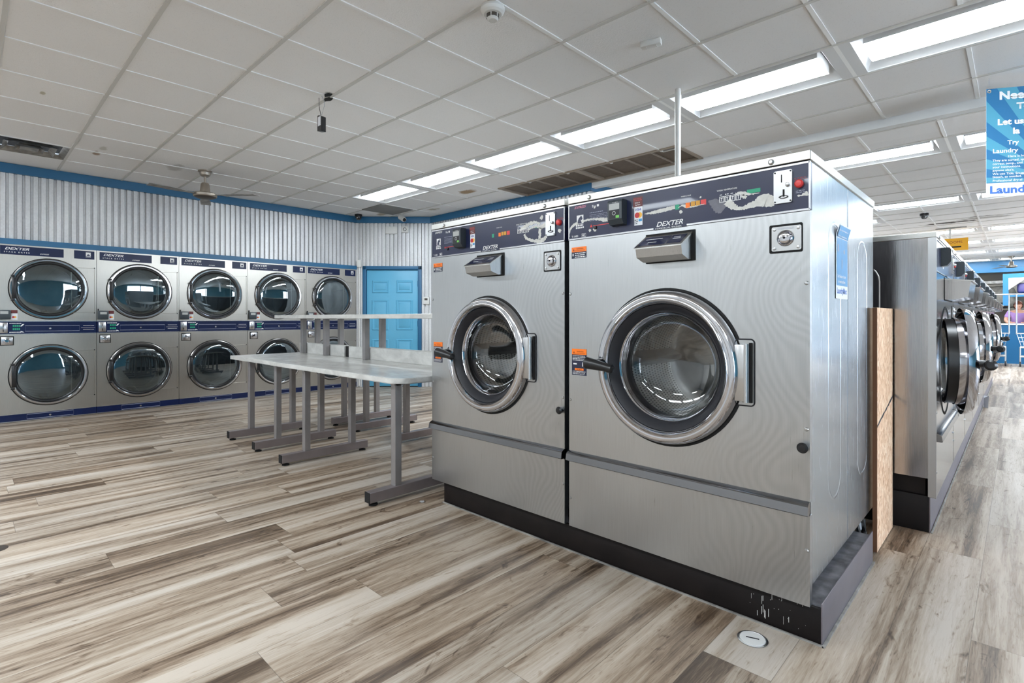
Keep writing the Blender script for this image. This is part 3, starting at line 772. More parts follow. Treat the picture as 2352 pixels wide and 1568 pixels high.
# ------------------------------------------------------------------ stacked dryers
def make_dryer(label, loc):
    o = thing('stack_dryer', label, 'dryer', loc, pi / 2, 'stacked tumble dryers in the wall')
    W = .878; h = W / 2
    bm = NB(); openbox(bm, -h + .004, h - .004, .02, 1.0, .02, 1.995); obj('cabinet', bm, 'steel_dryer', o)
    UZ, LZ, DX, R = 1.510, .515, .006, .347
    for nm, z0, z1, cz in (('upper_front_panel', 1.136, 1.998, UZ), ('lower_front_panel', .092, .991, LZ)):
        bm = NB(); plate_hole(bm, -h + .002, h - .002, z0, z1, DX, cz, R - .03, 0, .03); obj(nm, bm, 'steel_dryer', o)
    bm = NB(); box(bm, -h + .002, h - .002, -.004, .03, .995, 1.132); obj('control_band', bm, 'navy2', o)
    bm = NB(); box(bm, -h + .002, h - .002, -.007, .0, 1.132, 1.140); box(bm, -h + .002, h - .002, -.007, .0, .988, .995); obj('band_edging', bm, 'silver', o)
    bm = NB(); box(bm, -h + .002, h - .002, -.004, .03, .012, .090); obj('kick_panel', bm, 'navy2', o)
    bm = NB(); box(bm, -h + .002, h - .002, -.006, .0, .004, .014); box(bm, -h + .002, h - .002, -.006, .0, .088, .093); obj('kick_edging', bm, 'silver', o)
    # lockable hatch outlines
    bm = NB()
    for x0, x1, z0, z1, y in ((-.205, .275, 1.022, 1.085, -.0045), (-.19, .22, .025, .078, -.0045)):
        loopline(bm, [(x0, z0), (x1, z0), (x1, z1), (x0, z1)], .005, y - .001, y)
    obj('hatch_outlines', bm, 'grey_ink', o)
    for z in (1.052, .05):
        bm = NB(); disc(bm, .01, -.004, z, .011, -.009, 'Y', 16); obj('hatch_lock', bm, 'silver', o)
    # header labels
    bm = NB(); box(bm, -.41, .13, -.003, .0, 1.884, 1.982); hd = obj('brand_label', bm, 'navy2', o)
    bm = NB(); addtext(bm, 'DEXTER', -.375, -.0036, 1.938, .038, bold=.018, shear=.35, xs=1.45); obj('brand_lettering', bm, 'white_ink', hd, 0); bm = NB(); addtext(bm, 'STACK DRYER', -.38, -.0036, 1.905, .02, bold=.012, spacing=1.75, xs=1.05); obj('type_lettering', bm, 'white_ink', hd, 0); bm = NB()
    addtext(bm, 'EXPRESS', -.08, -.0036, 1.903, .017, shear=.4, bold=.01, xs=1.2); obj('express_lettering', bm, 'white_ink', hd, 0)
    bm = NB(); box(bm, .226, .417, -.003, .0, 1.884, 1.982); h2 = obj('emblem_label', bm, 'navy2', o)
    bm = NB(); quad(bm, .335, .382, -.0036, 1.918, 1.965); dashes(bm, .335, .382, -.0036, 1.907, 1, .01, .005); obj('emblem', bm, 'white_ink', h2, 0)
    bm = NB(); poly(bm, [(.343 + .016 * (1 - cos(t)), -.004, 1.925 + .018 * sin(t)) for t in [i * pi / 7 for i in range(8)]]); obj('emblem_horse', bm, 'navy2', h2, 0)
    # doors
    for nm, cz in (('upper_door', UZ), ('lower_door', LZ)):
        bm = NB(); lathe(bm, [(R - .040, .012), (R - .036, -.018), (R - .026, -.030), (R - .012, -.030), (R - .002, -.018), (R, .0)], (DX, 0, cz), 'Y', 64)
        dr = obj(nm, bm, 'chrome', o, 50)
        bm = NB(); lathe(bm, [(R + .008, -.0012), (R - .002, -.003)], (DX, 0, cz), 'Y', 64); obj('door_shadow_line', bm, 'blackmat', dr)  # shadow line round the dryer door, drawn as a black ring
        bm = NB(); lathe(bm, [(R - .038, -.014), (R - .050, -.016), (R - .062, -.006), (R - .064, .02)], (DX, 0, cz), 'Y', 64); obj('gasket', bm, 'black', dr, 50)
        bm = NB(); prof = [((R - .06) * sin(t), -.004 - .016 * cos(t)) for t in [i * (pi / 2) / 6 for i in range(7)]]; lathe(bm, prof, (DX, 0, cz), 'Y', 64); obj('glass', bm, 'dglass', dr, 60)
        bm = NB(); box(bm, DX - R + .022, DX - R + .062, -.036, -.016, cz - .12, cz + .12, .006); obj('handle', bm, 'black', dr)
        for s in (-1, 1):
            bm = NB(); box(bm, DX - R + .016, DX - R + .05, -.04, -.02, cz + s * .135 - .012, cz + s * .135 + .012, .003); obj('handle_clip', bm, 'black', dr)
        bm = NB(); lathe(bm, [(R - .045, .03), (R - .04, .55), (.12, .56), (.05, .54), (0, .54)], (DX, 0, cz), 'Y', 48); obj('drum', bm, 'drumdark', o, 50)
        bm = NB()
        for k in range(3): a = radians(25 + 120 * k); q = Vector((cos(a), sin(a))); r1 = R - .05; tube(bm, [(DX + q.x * r1, .05, cz + q.y * r1), (DX + q.x * (r1 - .03), .3, cz + q.y * (r1 - .03)), (DX + q.x * r1, .52, cz + q.y * r1)], .03, 8)
        obj('drum_vanes', bm, 'drumdark', o)
        bm = NB(); loopline(bm, [(.20, cz - .275), (.420, cz - .275), (.420, cz + .267), (.20, cz + .267)], .014, -.006, .001); obj('hinge_plate', bm, 'steel_dryer', o)
        for s in (-.275, .27):
            bm = NB(); disc(bm, .418, 0, cz + s, .007, -.007, 'Y', 10); obj('hinge_bolt', bm, 'black', o)
    # payment and coin hardware
    bm = NB(); box(bm, -.432, -.325, -.04, -.001, 1.158, 1.262, .008); cr = obj('card_reader', bm, 'reader', o)
    bm = NB(); box(bm, -.41, -.345, -.0415, -.0395, 1.218, 1.248); obj('reader_screen', bm, 'screen', cr)
    bm = NB(); box(bm, -.43, -.42, -.022, -.002, 1.262, 1.285); obj('antenna', bm, 'black', cr)
    bm = NB(); box(bm, -.322, -.268, -.003, .0, 1.152, 1.262); cl = obj('card_sticker', bm, 'paper', o)
    bm = NB(); quad(bm, -.322, -.268, -.0036, 1.225, 1.262); obj('sticker_header', bm, 'maroon', cl, 0)
    bm = NB(); blobc = [(-.303 + .011 * cos(i * pi / 8), -.0036, 1.183 + .011 * sin(i * pi / 8)) for i in range(16)]; poly(bm, blobc); obj('sticker_red_dot', bm, 'red_c', cl, 0)
    bm = NB(); poly(bm, [(-.288 + .011 * cos(i * pi / 8), -.0034, 1.183 + .011 * sin(i * pi / 8)) for i in range(16)]); obj('sticker_yellow_dot', bm, 'yellow_c', cl, 0)
    bm = NB(); box(bm, -.420, -.348, -.009, -.003, 1.004, 1.122, .003); cp = obj('coin_plate', bm, 'silver', o)
    bm = NB(); quad(bm, -.387, -.382, -.0095, 1.075, 1.105); quad(bm, -.388, -.381, -.0095, 1.018, 1.045); obj('coin_slot', bm, 'blackmat', cp, 0)
    bm = NB()
    for z in (1.112, 1.012): dashes(bm, -.335, -.235, -.0046, z - .004, 1, .01, .009, 3)
    for z in (1.084, 1.03): poly(bm, [(-.248, -.0046, z - .006), (-.232, -.0046, z - .006), (-.212, -.0046, z + (.02 if z > 1.05 else -.02)), (-.228, -.0046, z + (.02 if z > 1.05 else -.02))])
    for z in (1.08, 1.034): dashes(bm, .31, .42, -.0046, z, 1, .01, .005, 5)
    quad(bm, .29, .425, -.0046, 1.056, 1.058); obj('control_print', bm, 'white_ink', o, 0)
    bm = NB()
    for z in (1.074, 1.036):
        for k in range(4): quad(bm, -.308 + k * .016, -.296 + k * .016, -.0046, z, z + .022)
    obj('control_keys', bm, 'green', o, 0)
    bm = NB(); box(bm, -.412, -.298, -.004, .0, .866, .970, .002); lk = obj('lock_recess', bm, 'blackmat', o)
    bm = NB(); box(bm, -.404, -.306, -.008, -.003, .872, .960, .003); obj('lock_plate', bm, 'silver', lk)
    bm = NB(); lathe(bm, [(.030, 0), (.028, -.010), (.018, -.012), (.016, -.004), (0, -.004)], (-.355, -.008, .918), 'Y', 24); obj('lock_cylinder', bm, 'chrome', lk)
    return o
dl = ['stack dryer at the far left, cut by the photo edge, leftmost of five', 'second stack dryer from the left, upper glass reflecting the bright window', 'third stack dryer from the left, in the middle of the wall', 'fourth stack dryer from the left, partly behind the folding tables', 'last stack dryer of the wall, next to the blue door']
dy = [.262 + .439 + .878 * i for i in range(5)]
dry = None
for lb, y in zip(dl, dy):
    if dry is None: dry = make_dryer(lb, (-8.14, y, 0))
    else: dup(dry, (-8.14, y, 0), pi / 2, lb)

# ------------------------------------------------------------------ washers
def make_washer(label, loc, rz, P, group, big=True, scuff='R', steel='steel', side='steel_side', ajar=0):
    o = thing('front_load_washer', label, 'washing machine', loc, rz, group)
    W, D = P['W'], P['D']; h = W / 2; z0, zt, zl, zc, zr = P['z0'], P['zt'], P['zl'], P['zc'], P['zr']
    DX, DZ, R = P['dx'], P['dz'], P['R']; zs = P['zs']
    bm = NB(); openbox(bm, -h + .006, h - .006, .02, D, zs, zl); obj('cabinet', bm, side, o)
    bm = NB(); box(bm, -h + .05, h - .05, .05, D - .05, P['zb'], zs); obj('base_frame', bm, 'plinth', o)
    bm = NB(); box(bm, -h + .012, h - .012, D, D + .003, zs + .01, zl - .02); obj('dark_reflection_sheet', bm, 'gasket', o)  # unseen dark sheet, added to darken the reflection in the row's end face
    for s in (-1, 1):
        X = s * (h - .006); bm = NB()
        if big:
            for y0, y1, za, zb in ((.27, .47, .44, 1.555), (.79, 1.0, .43, 1.53)): loopline(bm, rrect(y0, y1, za, zb, .09), .014, X + s * .0009, X, 'X')
            box(bm, min(X, X + s * .002), max(X, X + s * .002), .592, .600, zs, zl)
            obj('pressed_side_panel', bm, side, o)
    bm = NB(); box(bm, -h, h, -.004, D + .004, zl, zt, .002, 1); lid = obj('lid', bm, 'steel_lid', o, 10)
    for x in (-.4175, .4125):
        bm = NB(); lathe(bm, [(0, -.008), (.006, -.008), (.010, -.004), (.011, 0)], (x * W / 1.09, -.004, (zl + zt) / 2 - .002), 'Y', 16); obj('lid_screw', bm, 'chrome_brushed', lid)
    bm = NB(); box(bm, -h + .003, h - .003, .0, .03, zc, zl - .006); cp = obj('control_panel', bm, 'navy', o)
    bm = NB(); box(bm, -h + .003, h - .003, -.003, .004, zl - .012, zl - .005); box(bm, -h + .003, DX - .05, -.003, .004, zc - .004, zc + .003); box(bm, DX + .085, h - .003, -.003, .004, zc - .004, zc + .003)
    box(bm, h - .006, h - .001, -.003, .004, zc, zl - .006); box(bm, -h + .001, -h + .006, -.003, .004, zc, zl - .006); obj('panel_edging', bm, 'silver', cp)
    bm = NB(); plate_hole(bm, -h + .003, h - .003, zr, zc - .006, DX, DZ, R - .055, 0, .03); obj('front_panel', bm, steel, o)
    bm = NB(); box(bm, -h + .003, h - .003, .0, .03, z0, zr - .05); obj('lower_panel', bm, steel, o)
    bm = NB(); prism(bm, [(.0, zr + .002), (-.016, zr - .004), (-.024, zr - .012), (-.029, zr - .042), (-.024, zr - .046), (.0, zr - .044)], 'X', -h + .003, h - .003); obj('drip_ledge', bm, 'ledge', o)
    # door with hinge on the right
    hx = DX + R + .02
    def rel(bm): bmesh.ops.translate(bm, verts=bm.verts, vec=(-hx, 0, 0)); return bm
    k = R / .328
    prof = [(.272, .03), (.270, -.026), (.276, -.045), (.283, -.052), (.292, -.046), (.297, -.046), (.308, -.050), (.320, -.040), (.328, -.018), (.330, -.002)]
    bm = NB(); lathe(bm, [(r * k, y) for r, y in prof], (DX, 0, DZ), 'Y', 80); dr = obj('door', rel(bm), 'chrome', o, 60, loc=(hx, 0, 0))
    bm = NB(); lathe(bm, [(.270 * k, -.030), (.262 * k, -.024), (.248 * k, -.006), (.236 * k, .012), (.232 * k, .05)], (DX, 0, DZ), 'Y', 72); obj('gasket', rel(bm), 'gasket', dr, 60)
    bm = NB(); lathe(bm, [(.238 * k, .012), (.233 * k, .006), (.226 * k, .012), (.222 * k, .04)], (DX, 0, DZ), 'Y', 72); obj('glass_rim', rel(bm), 'chrome', dr, 60)
    bm = NB(); lathe(bm, [(.226 * k, .018), (.220 * k, .05), (.208 * k, .085), (.17 * k, .112), (.10 * k, .127), (0, .132)], (DX, 0, DZ), 'Y', 72); obj('glass_bowl', rel(bm), 'bowl', dr, 60)
    if ajar:
        bm = NB(); lathe(bm, [(.264 * k, .03), (.264 * k, .075), (.235 * k, .08), (.235 * k, .03)], (DX, 0, DZ), 'Y', 64); obj('inner_gasket', rel(bm), 'black', dr, 60)
    bm = NB(); L = DX - R
    tube(bm, [(L - .030, -.085, DZ + .004), (L - .02, -.088, DZ + .003), (L + .03, -.09, DZ - .003), (L + .08, -.09, DZ - .011), (L + .115, -.088, DZ - .018), (L + .122, -.086, DZ - .02)], [.017, .029, .025, .020, .021, .012], 16)
    tube(bm, [(L + .03, -.09, DZ + .004), (L + .034, -.03, DZ + .006)], [.018, .021], 12)
    obj('handle', rel(bm), 'black', dr)
    bm = NB(); prism(bm, rrect(DX + R - .035, DX + R + .042, DZ - .128, DZ + .128, .014), 'Y', -.003, .0); hp = obj('hinge_pocket', bm, steel, o)
    bm = NB(); loopline(bm, rrect(DX + R - .035, DX + R + .042, DZ - .128, DZ + .128, .014), .006, -.005, -.002); obj('pocket_shadow_line', bm, 'gasket', hp)  # dark loop stands for the shadow outline of the pocket
    bm = NB(); box(bm, DX + R + .026, DX + R + .036, -.012, -.002, DZ - .115, DZ + .115); obj('hinge_gap', bm, 'blackmat', hp)
    bm = NB(); lathe(bm, [(0, -.112), (.011, -.112), (.011, .112), (0, .112)], (DX + R + .019, -.026, DZ), 'Z', 16); box(bm, DX + R - .02, DX + R + .02, -.036, -.018, DZ - .108, DZ + .108, .002); obj('hinge', bm, 'chrome_brushed', o)
    bm = NB(); lathe(bm, [(R + .012, -.0012), (R + .004, -.004), (R - .005, -.0012)], (DX, 0, DZ), 'Y', 80); obj('door_shadow_ring', bm, 'blackmat', o)  # black ring painted as the shadow line round the door
    # drum
    bm = NB(); lathe(bm, [(.225 * k, .10), (.262 * k, .115), (.275 * k, .14), (.277 * k, .58)], (DX, 0, DZ), 'Y', 64); obj('drum', bm, 'drum', o, 60)
    bm = NB(); lathe(bm, [(.278 * k, .58), (.22 * k, .585), (.2 * k, .565), (.06 * k, .56), (0, .555)], (DX, 0, DZ), 'Y', 64); obj('drum_back', bm, 'drumback', o, 60)
    bm = NB(); lathe(bm, [(R - .055, .03), (.30 * k, .07), (.30 * k, .10), (.225 * k, .10)], (DX, 0, DZ), 'Y', 64); obj('tub_throat', bm, 'gasket', o, 60)
    for q in range(3):
        a = radians(178 + 120 * q); c = Vector((cos(a), sin(a))); n = Vector((-c.y, c.x)); bm = NB(); r1, r2 = .275 * k, .205 * k
        for y in (.15, .57):
            pass
        pts = [c * r1 + n * .04, c * r2 + n * .012, c * r2 - n * .012, c * r1 - n * .04]
        prism(bm, [(DX + p.x, DZ + p.y) for p in pts], 'Y', .14, .575); obj('drum_lifter', bm, 'drumback', o)
    # soap dispenser
    dz1, dz0, dd = P['dspt'], P['dspb'], P['dspd']; a, b = P['dspx0'], P['dspx1']
    bm = NB(); box(bm, a - .003, b + .003, -.0025, .0, dz0, dz1 + .003, .002); ds = obj('dispenser_opening', bm, 'blackmat', o)
    bm = NB(); H = dz1 - dz0; yb = -.002
    lf = P.get('lf', .47)
    prism(bm, [(yb, dz1 - .008), (yb, dz0 + .006), (-dd * .35, dz0 + .004), (-dd * .9, dz0 + .02), (-dd, dz0 + H * lf + .001)], 'X', a + .002, b - .012); sd = obj('soap_dispenser', bm, steel, o)
    lidp = [(yb, dz1 - .004), (-dd - .008, dz0 + H * lf), (-dd - .008, dz0 + H * (lf - .04)), (yb, dz1 - .012)]
    bm = NB(); prism(bm, lidp, 'X', a - .002, b - .008); obj('dispenser_lid', bm, 'steel_lid', sd)
    bm = NB(); sl = Vector((-dd - .006, dz0 + H * lf)) - Vector((yb, dz1 - .004)); nn = Vector((sl.y, -sl.x)).normalized() * .0012
    if nn.y < 0: nn = -nn
    def on_lid(t): p = Vector((yb, dz1 - .004)) + sl * t + nn; return p
    def lq(bm, x0, x1, t0, t1):
        p0, p1 = on_lid(t0), on_lid(t1); poly(bm, [(x0, p0.x, p0.y), (x1, p0.x, p0.y), (x1, p1.x, p1.y), (x0, p1.x, p1.y)])
    ww = b - a
    lq(bm, a + .008, a + ww * .60, .18, .86); lq(bm, a + ww * .62, b - .02, .18, .86); obj('dispenser_label', bm, 'navy', sd, 0)
    bm = NB(); nn = nn * 1.6
    for (p, q, t) in ((.10, .45, .36), (.2, .38, .62), (.68, .82, .36), (.68, .84, .48)): lq(bm, a + ww * p, a + ww * q, t, t + .05)
    obj('label_print', bm, 'white_ink', sd, 0)
    # payment hardware on the control panel (heights run from the panel's own middle)
    zm = (zc + zl) / 2; Z = lambda z: zm + (z - 1.648) * P['cs']; XX = lambda x: x * W / 1.09
    bm = NB(); prism(bm, rrect(XX(.4225), XX(.4855), Z(1.592), Z(1.712), .006), 'Y', -.008, -.0005); cn = obj('coin_plate', bm, 'chrome_brushed', o)
    bm = NB(); quad(bm, XX(.448), XX(.4515), -.0085, Z(1.668), Z(1.697)); quad(bm, XX(.454), XX(.4605), -.0085, Z(1.615), Z(1.642)); obj('coin_slot', bm, 'blackmat', cn, 0)
    bm = NB(); lathe(bm, [(0, -.014), (.006, -.012), (.008, 0)], (XX(.471), -.008, Z(1.657)), 'Y', 14); obj('coin_knob', bm, 'chrome_brushed', cn)
    bm = NB(); lathe(bm, [(.016, -.001), (.016, -.004), (.012, -.004), (.012, -.001)], (0, 0, 0), 'Y', 20); bm.transform(Matrix.Translation((XX(.457), -.008, Z(1.614))) @ Matrix.Diagonal((1, 1, .35, 1))); obj('coin_return_ring', bm, 'gasket', cn)
    for x in (.4275, .4805):
        for z in (1.598, 1.706): bm = NB(); lathe(bm, [(0, -.0025), (.003, -.0025), (.003, 0)], (XX(x), -.008, Z(z)), 'Y', 8); obj('plate_screw', bm, 'gasket', cn)
    bm = NB(); lathe(bm, [(0, -.018), (.010, -.017), (.0145, -.012), (.015, 0)], (XX(.5085), 0, Z(1.654)), 'Y', 24); obj('stop_button', bm, 'red', o)
    x0, x1 = XX(-.285), XX(-.210); za, zb = Z(1.597), Z(1.708)
    bm = NB(); prism(bm, [(.0, za - .004), (-.028, za), (-.045, za + .022), (-.045, zb - .012), (-.038, zb), (.0, zb)], 'X', x0, x1); cr = obj('card_reader', bm, 'reader', o)
    bm = NB(); quad(bm, x0 + .008, x1 - .012, -.0458, za + .065 * P['cs'], zb - .018); obj('reader_screen', bm, 'screen', cr, 0)
    bm = NB(); quad(bm, x0 + .008, x1 - .012, -.0456, za + .024, za + .063 * P['cs']); obj('reader_keypad', bm, 'gasket', cr, 0)
    bm = NB(); quad(bm, x0 + .044, x1 - .013, -.046, za + .026, za + .038); obj('reader_sticker', bm, 'lime', cr, 0)
    bm = NB(); x = (x0 + x1) / 2; 
    for q in range(4): quad(bm, x - .012 + q * .008, x - .008 + q * .008, -.0458, zb - .0145, zb - .0125)
    for q in range(12): pass
    lathe(bm, [(.009, -.0461), (.0075, -.0461)], (x - .003, 0, za + .049), 'Y', 16); obj('reader_marks', bm, 'white_ink', cr, 0)
    bm = NB(); xa, xb = XX(-.1715), XX(-.1300); quad(bm, xa, xb, -.0008, Z(1.585), Z(1.668)); st = obj('payment_sticker', bm, 'paper', o, 0)
    bm = NB(); quad(bm, xa - .006, xb, -.0008, Z(1.668), Z(1.712)); obj('sticker_header', bm, 'maroon', st, 0)
    if big:
        bm = NB(); addtext(bm, 'Swipe or', xa + .003, -.0013, Z(1.684), .0075, bold=.02, xs=.95); addtext(bm, 'Tap Here', xa + .003, -.0013, Z(1.674), .0075, bold=.02, xs=.95); obj('header_print', bm, 'white_ink', st, 0)
        bm = NB(); dashes(bm, xa - .003, xb - .004, -.0013, Z(1.703), 2, .007, .002, 4); obj('header_red_print', bm, 'red', st, 0)
        bm = NB(); addtext(bm, 'VISA', xa + .003, -.0013, Z(1.650), .0155, bold=.02, shear=.25, xs=1.0); obj('visa_print', bm, 'blue_visa', st, 0)
        for nm, cx, mm in (('sticker_red_circle', xa + .015, 'red_c'), ('sticker_yellow_circle', xb - .014, 'yellow_c')):
            bm = NB(); poly(bm, [(cx + .0125 * cos(i * pi / 10), -.0013 - (.0002 if mm == 'red_c' else 0), Z(1.630) + .0125 * sin(i * pi / 10)) for i in range(20)]); obj(nm, bm, mm, st, 0)
        bm = NB(); quad(bm, xa + .022, xb - .002, -.0013, Z(1.602), Z(1.613)); obj('sticker_blue_block', bm, 'posterblue', st, 0)
        bm = NB(); dashes(bm, xa + .002, xa + .019, -.0013, Z(1.607), 3, .008, .004, 9); obj('sticker_print', bm, 'gasket', st, 0)
        # printed panel graphics
        bm = NB(); addtext(bm, 'DEXTER', -.063, -.0012, zc + .007, .0285, bold=.02, shear=.32, xs=1.18)
        addtext(bm, 'COMMERCIAL WASHER', -.066, -.0045, zc - .0055, .0092, bold=.01, spacing=1.15, xs=1.13)
        obj('brand_lettering', bm, 'white_ink', cp, 0)
        bm = NB(); quad(bm, -.074, .078, -.0040, zc - .0068, zc + .004); obj('brand_notch', bm, 'navy', cp, 0)
        bm = NB(); addtext(bm, '9 x', -.402, -.0008, 1.700, .018, bold=.012); quad(bm, -.374, -.362, -.0008, 1.702, 1.713)
        addtext(bm, 'T-1450', -.524, -.0008, 1.568, .0135, bold=.018, xs=1.0); loopline(bm, [(-.463, 1.567), (-.438, 1.567), (-.438, 1.581), (-.463, 1.581)], .002, -.001, -.0006)
        dashes(bm, -.459, -.442, -.0009, 1.571, 1, .01, .006, 2)
        # horse head emblem
        quad(bm, -.4925, -.4525, -.0008, 1.632, 1.674)
        dashes(bm, -.498, -.449, -.0009, 1.620, 2, .011, .008, 6)
        addtext(bm, 'WASH CYCLE', .052, -.0008, 1.678, .0072, bold=.01); addtext(bm, 'WASH TEMPERATURE', .205, -.0008, 1.676, .0082, bold=.01)
        obj('printed_marks', bm, 'white_ink', cp, 0)
        bm = NB(); poly(bm, [(-.487, -.0013, 1.634), (-.462, -.0013, 1.634), (-.466, -.0013, 1.645), (-.470, -.0013, 1.652), (-.463, -.0013, 1.648), (-.457, -.0013, 1.655), (-.462, -.0013, 1.667), (-.466, -.0013, 1.672), (-.470, -.0013, 1.667), (-.480, -.0013, 1.660), (-.486, -.0013, 1.648)]); obj('horse_emblem', bm, 'navy', cp, 0)
        bm = NB(); addtext(bm, 'EXPRESS', -.508, -.0008, 1.708, .0165, bold=.012, shear=.4, xs=1.1); obj('express_lettering', bm, mat('pink_ink', (214, 140, 158), .5) if scuff == 'R' else M['white_ink'], cp, 0)
        bm = NB(); dashes(bm, -.415, -.335, -.0008, 1.675, 1, .008, .003, 1); dashes(bm, -.415, -.305, -.0008, 1.665, 5, .007, .002, 8)
        if scuff == 'R': dashes(bm, .495, .53, -.0008, 1.629, 2, .006, .002, 5)
        obj('small_print', bm, 'grey_ink', cp, 0)
        bm = NB(); dashes(bm, .49, .532, -.0008, 1.676, 2, .006, .002, 11); obj('stop_print', bm, 'red_dark', cp, 0)
        bm = NB(); poly(bm, [(-.4135, -.0016, 1.607), (-.399, -.0016, 1.607), (-.406, -.0016, 1.621)]); quad(bm, -.396, -.30, -.0008, 1.611, 1.614); obj('warning_triangle', bm, 'red', cp, 0)
        bm = NB(); lathe(bm, [(0, -.008), (.007, -.007), (.010, 0)], (-.382, 0, 1.602), 'Y', 16); obj('service_port', bm, 'black', cp)
        # cycle keys and temperature icons
        gx = .036 if scuff == 'R' else .024
        bm = NB(); quad(bm, gx - .009, gx + .009, -.0009, 1.629, 1.650); 
        if scuff == 'R': quad(bm, .322, .372, -.0009, 1.649, 1.664)
        else: quad(bm, .345, .372, -.0009, 1.645, 1.653)
        obj('green_keys', bm, 'green', cp, 0)
        xo = .083 if scuff == 'R' else .079
        bm = NB(); quad(bm, xo - .010, xo + .009, -.0014, 1.630, 1.651); obj('orange_key', bm, 'orange', cp, 0)
        bm = NB()
        for q in (0, 1): quad(bm, xo + .013 + q * .021, xo + .031 + q * .021, -.0014, 1.633, 1.653)
        obj('amber_keys', bm, 'amber', cp, 0)
        bm = NB(); quad(bm, xo + .055, xo + .078, -.0009, 1.632, 1.654); obj('red_key', bm, 'red', cp, 0)
        bm = NB(); ti = .2165
        for q in range(4): loopline(bm, [(ti + q * .0215, 1.631), (ti + .017 + q * .0215, 1.631), (ti + .017 + q * .0215, 1.653), (ti + q * .0215, 1.653)], .004, -.0015, -.001); quad(bm, ti + .007 + q * .0215, ti + .010 + q * .0215, -.0012, 1.635, 1.648); quad(bm, ti + .004 + q * .0215, ti + .013 + q * .0215, -.00122, 1.646, 1.649)
        for q in range(3): dashes(bm, ti + q * .0215, ti + .014 + q * .0215, -.0009, 1.659, 1, .01, .003, q)
        obj('temperature_icons', bm, 'white_ink', cp, 0)
        # worn-off print
        y = -.0011
        def wr_(*a): bm = NB(); ribbon(bm, *a); obj('worn_patch', bm, 'worn', cp, 0)
        def wb_(*a): bm = NB(); blob(bm, *a); obj('worn_patch', bm, 'worn', cp, 0)
        if scuff == 'R':
            wr_([(.2455, 1.632), (.2635, 1.612), (.2855, 1.598), (.3115, 1.595), (.3315, 1.602), (.3545, 1.606), (.3725, 1.613), (.3895, 1.614), (.4085, 1.607), (.4235, 1.605)], [.034, .028, .016, .014, .018, .026, .044, .050, .042, .034], y, 1, .0025)
            wr_([(.2785, 1.655), (.2975, 1.656), (.3175, 1.650), (.3375, 1.645), (.3685, 1.645)], [.008, .012, .014, .006, .002], y, 2, .002)
            wr_([(.300, 1.645), (.312, 1.640), (.320, 1.634)], [.01, .016, .01], y, 3, .002)
            wr_([(-.1185, 1.631), (-.0695, 1.632), (-.0205, 1.636), (.0255, 1.641)], [.004, .014, .017, .016], y, 4, .0016)
            wr_([(.0405, 1.636), (.0555, 1.643), (.0745, 1.638), (.0835, 1.632), (.1105, 1.632), (.1545, 1.635)], [.003, .005, .016, .008, .006, .002], y - .0001, 5, .001)
            wb_(.0515, 1.617, .008, y, 6); wb_(.1375, 1.665, .005, y, 7)
            wr_([(-.5405, 1.575), (-.5365, 1.605), (-.5255, 1.622), (-.5045, 1.633), (-.4685, 1.640), (-.4335, 1.645), (-.3945, 1.645), (-.3605, 1.640), (-.3285, 1.632), (-.2895, 1.634)], [.006, .010, .012, .014, .012, .010, .008, .014, .018, .022], y, 8, .002)
            wb_(-.4135, 1.593, .008, y, 9); wb_(-.3855, 1.594, .010, y, 10); wb_(-.3875, 1.699, .006, y, 12)
            wr_([(.500, 1.613), (.515, 1.612), (.535, 1.617)], [.003, .009, .018], y, 13, .003)
        else:
            wr_([(.232, 1.648), (.262, 1.655), (.295, 1.672), (.342, 1.676), (.380, 1.664)], [.010, .022, .020, .014, .010], y, 21, .004)
            wr_([(.268, 1.622), (.272, 1.606), (.290, 1.592), (.331, 1.580), (.365, 1.574), (.40, 1.577), (.424, 1.594)], [.014, .014, .012, .014, .022, .024, .014], y, 22, .003)
            wr_([(.296, 1.640), (.320, 1.650), (.352, 1.653), (.382, 1.646), (.425, 1.655)], [.010, .010, .010, .020, .026], y, 23, .003)
            wr_([(.382, 1.642), (.376, 1.620), (.378, 1.602), (.372, 1.582)], [.020, .016, .014, .020], y, 24, .003)
            wb_(.389, 1.695, .012, y, 25); wb_(.51, 1.613, .011, y, 26)
        if scuff == 'R':
            bm = NB(); ribbon(bm, [(.170, 1.645), (.195, 1.632), (.218, 1.612), (.232, 1.60)], [.006, .040, .052, .030], -.0007, 31, .003); obj('dull_patch', bm, mat('dull_rubbed', (112, 112, 122), .6, var=.2, vscale=30), cp, 0)
        # warning labels on the front panel
        for (xa, xb, za, zb, n) in ((-.524, -.4345, 1.464, 1.519, 0), (-.5225, -.4335, .889, 1.018, 1)):
            zs_ = zb - (.024 if n == 0 else .028)
            bm = NB(); quad(bm, xa, xb, -.0008, za, zb); wl = obj('warning_label', bm, 'label_navy', o, 0)
            bm = NB(); quad(bm, xa, xb, -.0012, zs_, zb)
            if n: quad(bm, xa + .018, xb - .018, -.0012, za + .024, za + .034)
            obj('label_header', bm, 'orange', wl, 0)
            bm = NB(); addtext(bm, 'WARNING', xa + .03, -.0016, zs_ + .012, .0085, bold=.02); dashes(bm, xa + .022, xb - .008, -.0016, zs_ + .005, 1, .01, .0025, 3)
            poly(bm, [(xa + .007, -.0016, zs_ + .005), (xa + .019, -.0016, zs_ + .005), (xa + .013, -.0016, zs_ + .017)])
            if n: dashes(bm, xa + .024, xb - .024, -.0016, za + .027, 1, .01, .004, 1)
            obj('header_print', bm, 'orange_d', wl, 0)
            bm = NB()
